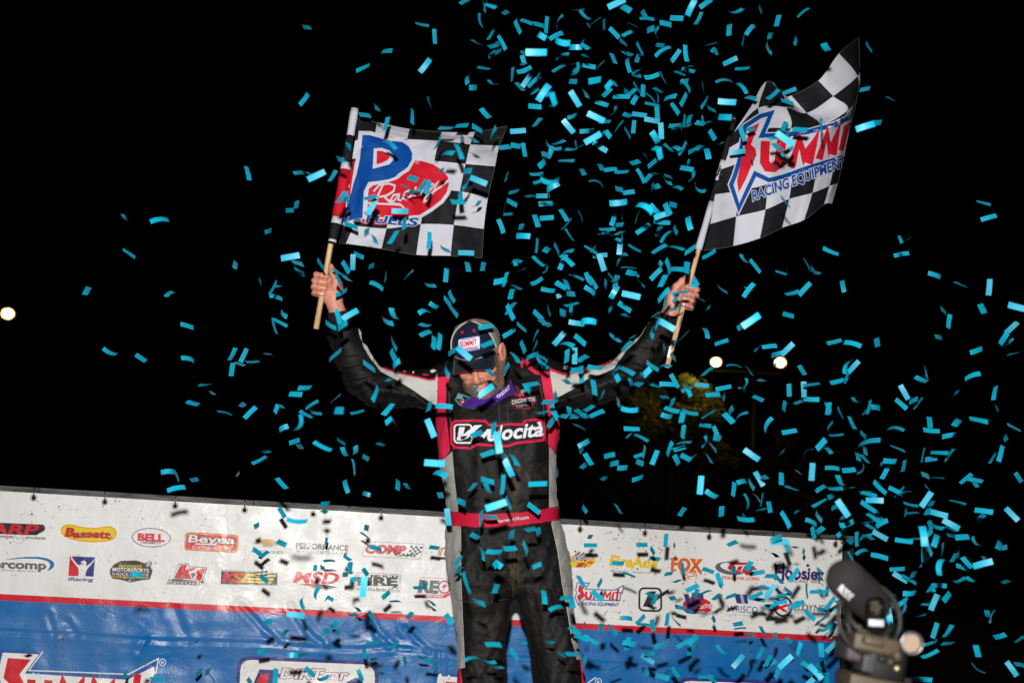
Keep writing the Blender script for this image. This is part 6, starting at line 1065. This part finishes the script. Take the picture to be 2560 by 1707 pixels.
WHERE = [('by the hand under the oval logo flag', inr(760, 960, 600, 830)), ('by the hand under the billowing flag', inr(1590, 1780, 600, 860)), ('around the bowed cap', inr(1090, 1300, 740, 1005)), ('over the driver\'s chest', (dm < 0) & (pa[:, 1] < 1290) & inr(1085, 1410, 940, 1290)), ('over the driver\'s trousers', (dm < 0) & (pa[:, 1] >= 1270)), ('along a raised sleeve', dm < 0),
         ('over the flag with the red oval', d1 < 0), ('over the billowing red lettered flag', d2 < 0), ('before the blue field of the banner', (db < 0) & (polysd(pa, [(0, 1502), (2090, 1605), (2090, 1800), (0, 1800)]) < 0)), ('before the white upper half of the banner', db < 0),
         ('above the foam covered microphone', inr(2080, 2330, 1150, 1420)), ('beside the video camera', inr(2080, 2560, 1420, 1707)), ('around the pair of floodlights', inr(1730, 2060, 780, 1010)), ('before the lit trees', inr(1540, 1900, 1010, 1260)), ('in the dark beyond the banner post', (pa[:, 0] > 2060) & (pa[:, 1] > 640)), ('beyond the billowing flag', (pa[:, 0] > 2000)),
         ('between the two flags, above their tops', inr(1190, 1900, 0, 270)), ('between the two flags', inr(1190, 1900, 269, 640)), ('between the two raised hands', inr(900, 1640, 600, 960)), ('above the oval logo flag', inr(600, 1200, 0, 300)), ('on the lone floodlight\'s side of the sky', pa[:, 0] < 760), ('just above the banner rail', np.ones(len(pa), bool))]
def lean(a):
    a = (a+90) % 180-90
    return 'level' if abs(a) < 18 else ('upright' if abs(a) > 66 else 'slanting')
built = []
for n_, (x, y, a, l, w, kd) in enumerate(items):
    bent = {0: 1.0, 1: .93, 2: .66, 3: 1.}[kd]; zl = FPX*CL*bent/l; zw = FPX*CWD/w*(1.0 if kd < 2 else 1.6); zmax = 4.62 if dm[n_] < 25 else (4.66 if min(d1[n_], d2[n_]) < 15 else (6.05 if db[n_] < 0 else 5.5))
    z0 = rnd.uniform(.8, 1)*zmax if db[n_] >= 0 or dm[n_] < 25 else rnd.uniform(.72, 1)*zmax
    Y = max(2.3, min(zl, zw, z0)*(.985 if l > 34 and w > 11 else rnd.uniform(.93, 1)))
    face = w > 12.4 and l > 36 and kd < 2; cl_ = min(1, l*Y/(FPX*CL*bent)); cw = min(1, w*Y/(FPX*CWD)); cl_, cw = (max(cl_, .985), max(cw, .985)) if face else (cl_, cw); p0 = P(x, y, Y); fw = (p0-CAMPOS).normalized()
    rgt = (c_right-fw*c_right.dot(fw)).normalized(); upv = rgt.cross(fw); an = math.radians(a); d0 = rgt*math.cos(an)+upv*math.sin(an); q0 = fw.cross(d0)
    s1 = rnd.choice((-1, 1)); e1 = d0*cl_+fw*(s1*math.sqrt(max(0, 1-cl_*cl_))); pq = q0; n1 = e1.cross(pq).normalized(); th = math.acos(cw)*rnd.choice((-1, 1)); e2 = pq*math.cos(th)+n1*math.sin(th); e3 = e1.cross(e2)
    M = Matrix(((e1.x, e2.x, e3.x, p0.x), (e1.y, e2.y, e3.y, p0.y), (e1.z, e2.z, e3.z, p0.z), (0, 0, 0, 1)))
    built.append((l*w, n_, kd, M, rnd.randrange(100)))
built.sort(key=lambda t: -t[0]); KN = {0: 'flat', 1: 'gently curled', 2: 'crumpled', 3: 'flat'}
SV_, SF_ = [], []
for k, (ar, n_, kd, M, pick_) in enumerate(built):
    me, _, V, F = LIB[kd][pick_ % len(LIB[kd])]
    if k < 300:
        o = bpy.data.objects.new('confetti_strip', me); COL.objects.link(o); o.matrix_world = M; wh = next(s for s, m in WHERE if m[n_])
        le = lean(items[n_][2]); tag(o, '%s, %s cyan paper confetti strip falling %s' % (le, KN[kd], wh), 'confetti', '%s %s confetti strips %s' % (le, KN[kd], wh))
    else:
        i = len(SV_); SV_ += [tuple(M@Vector(v)) for v in V]; SF_ += [tuple(j+i for j in f) for f in F]
st_ = mk('confetti_cloud', SV_, SF_, PAPER, smooth=False); tag(st_, 'smaller cyan paper confetti pieces drifting all through the air', 'confetti', kind='stuff')
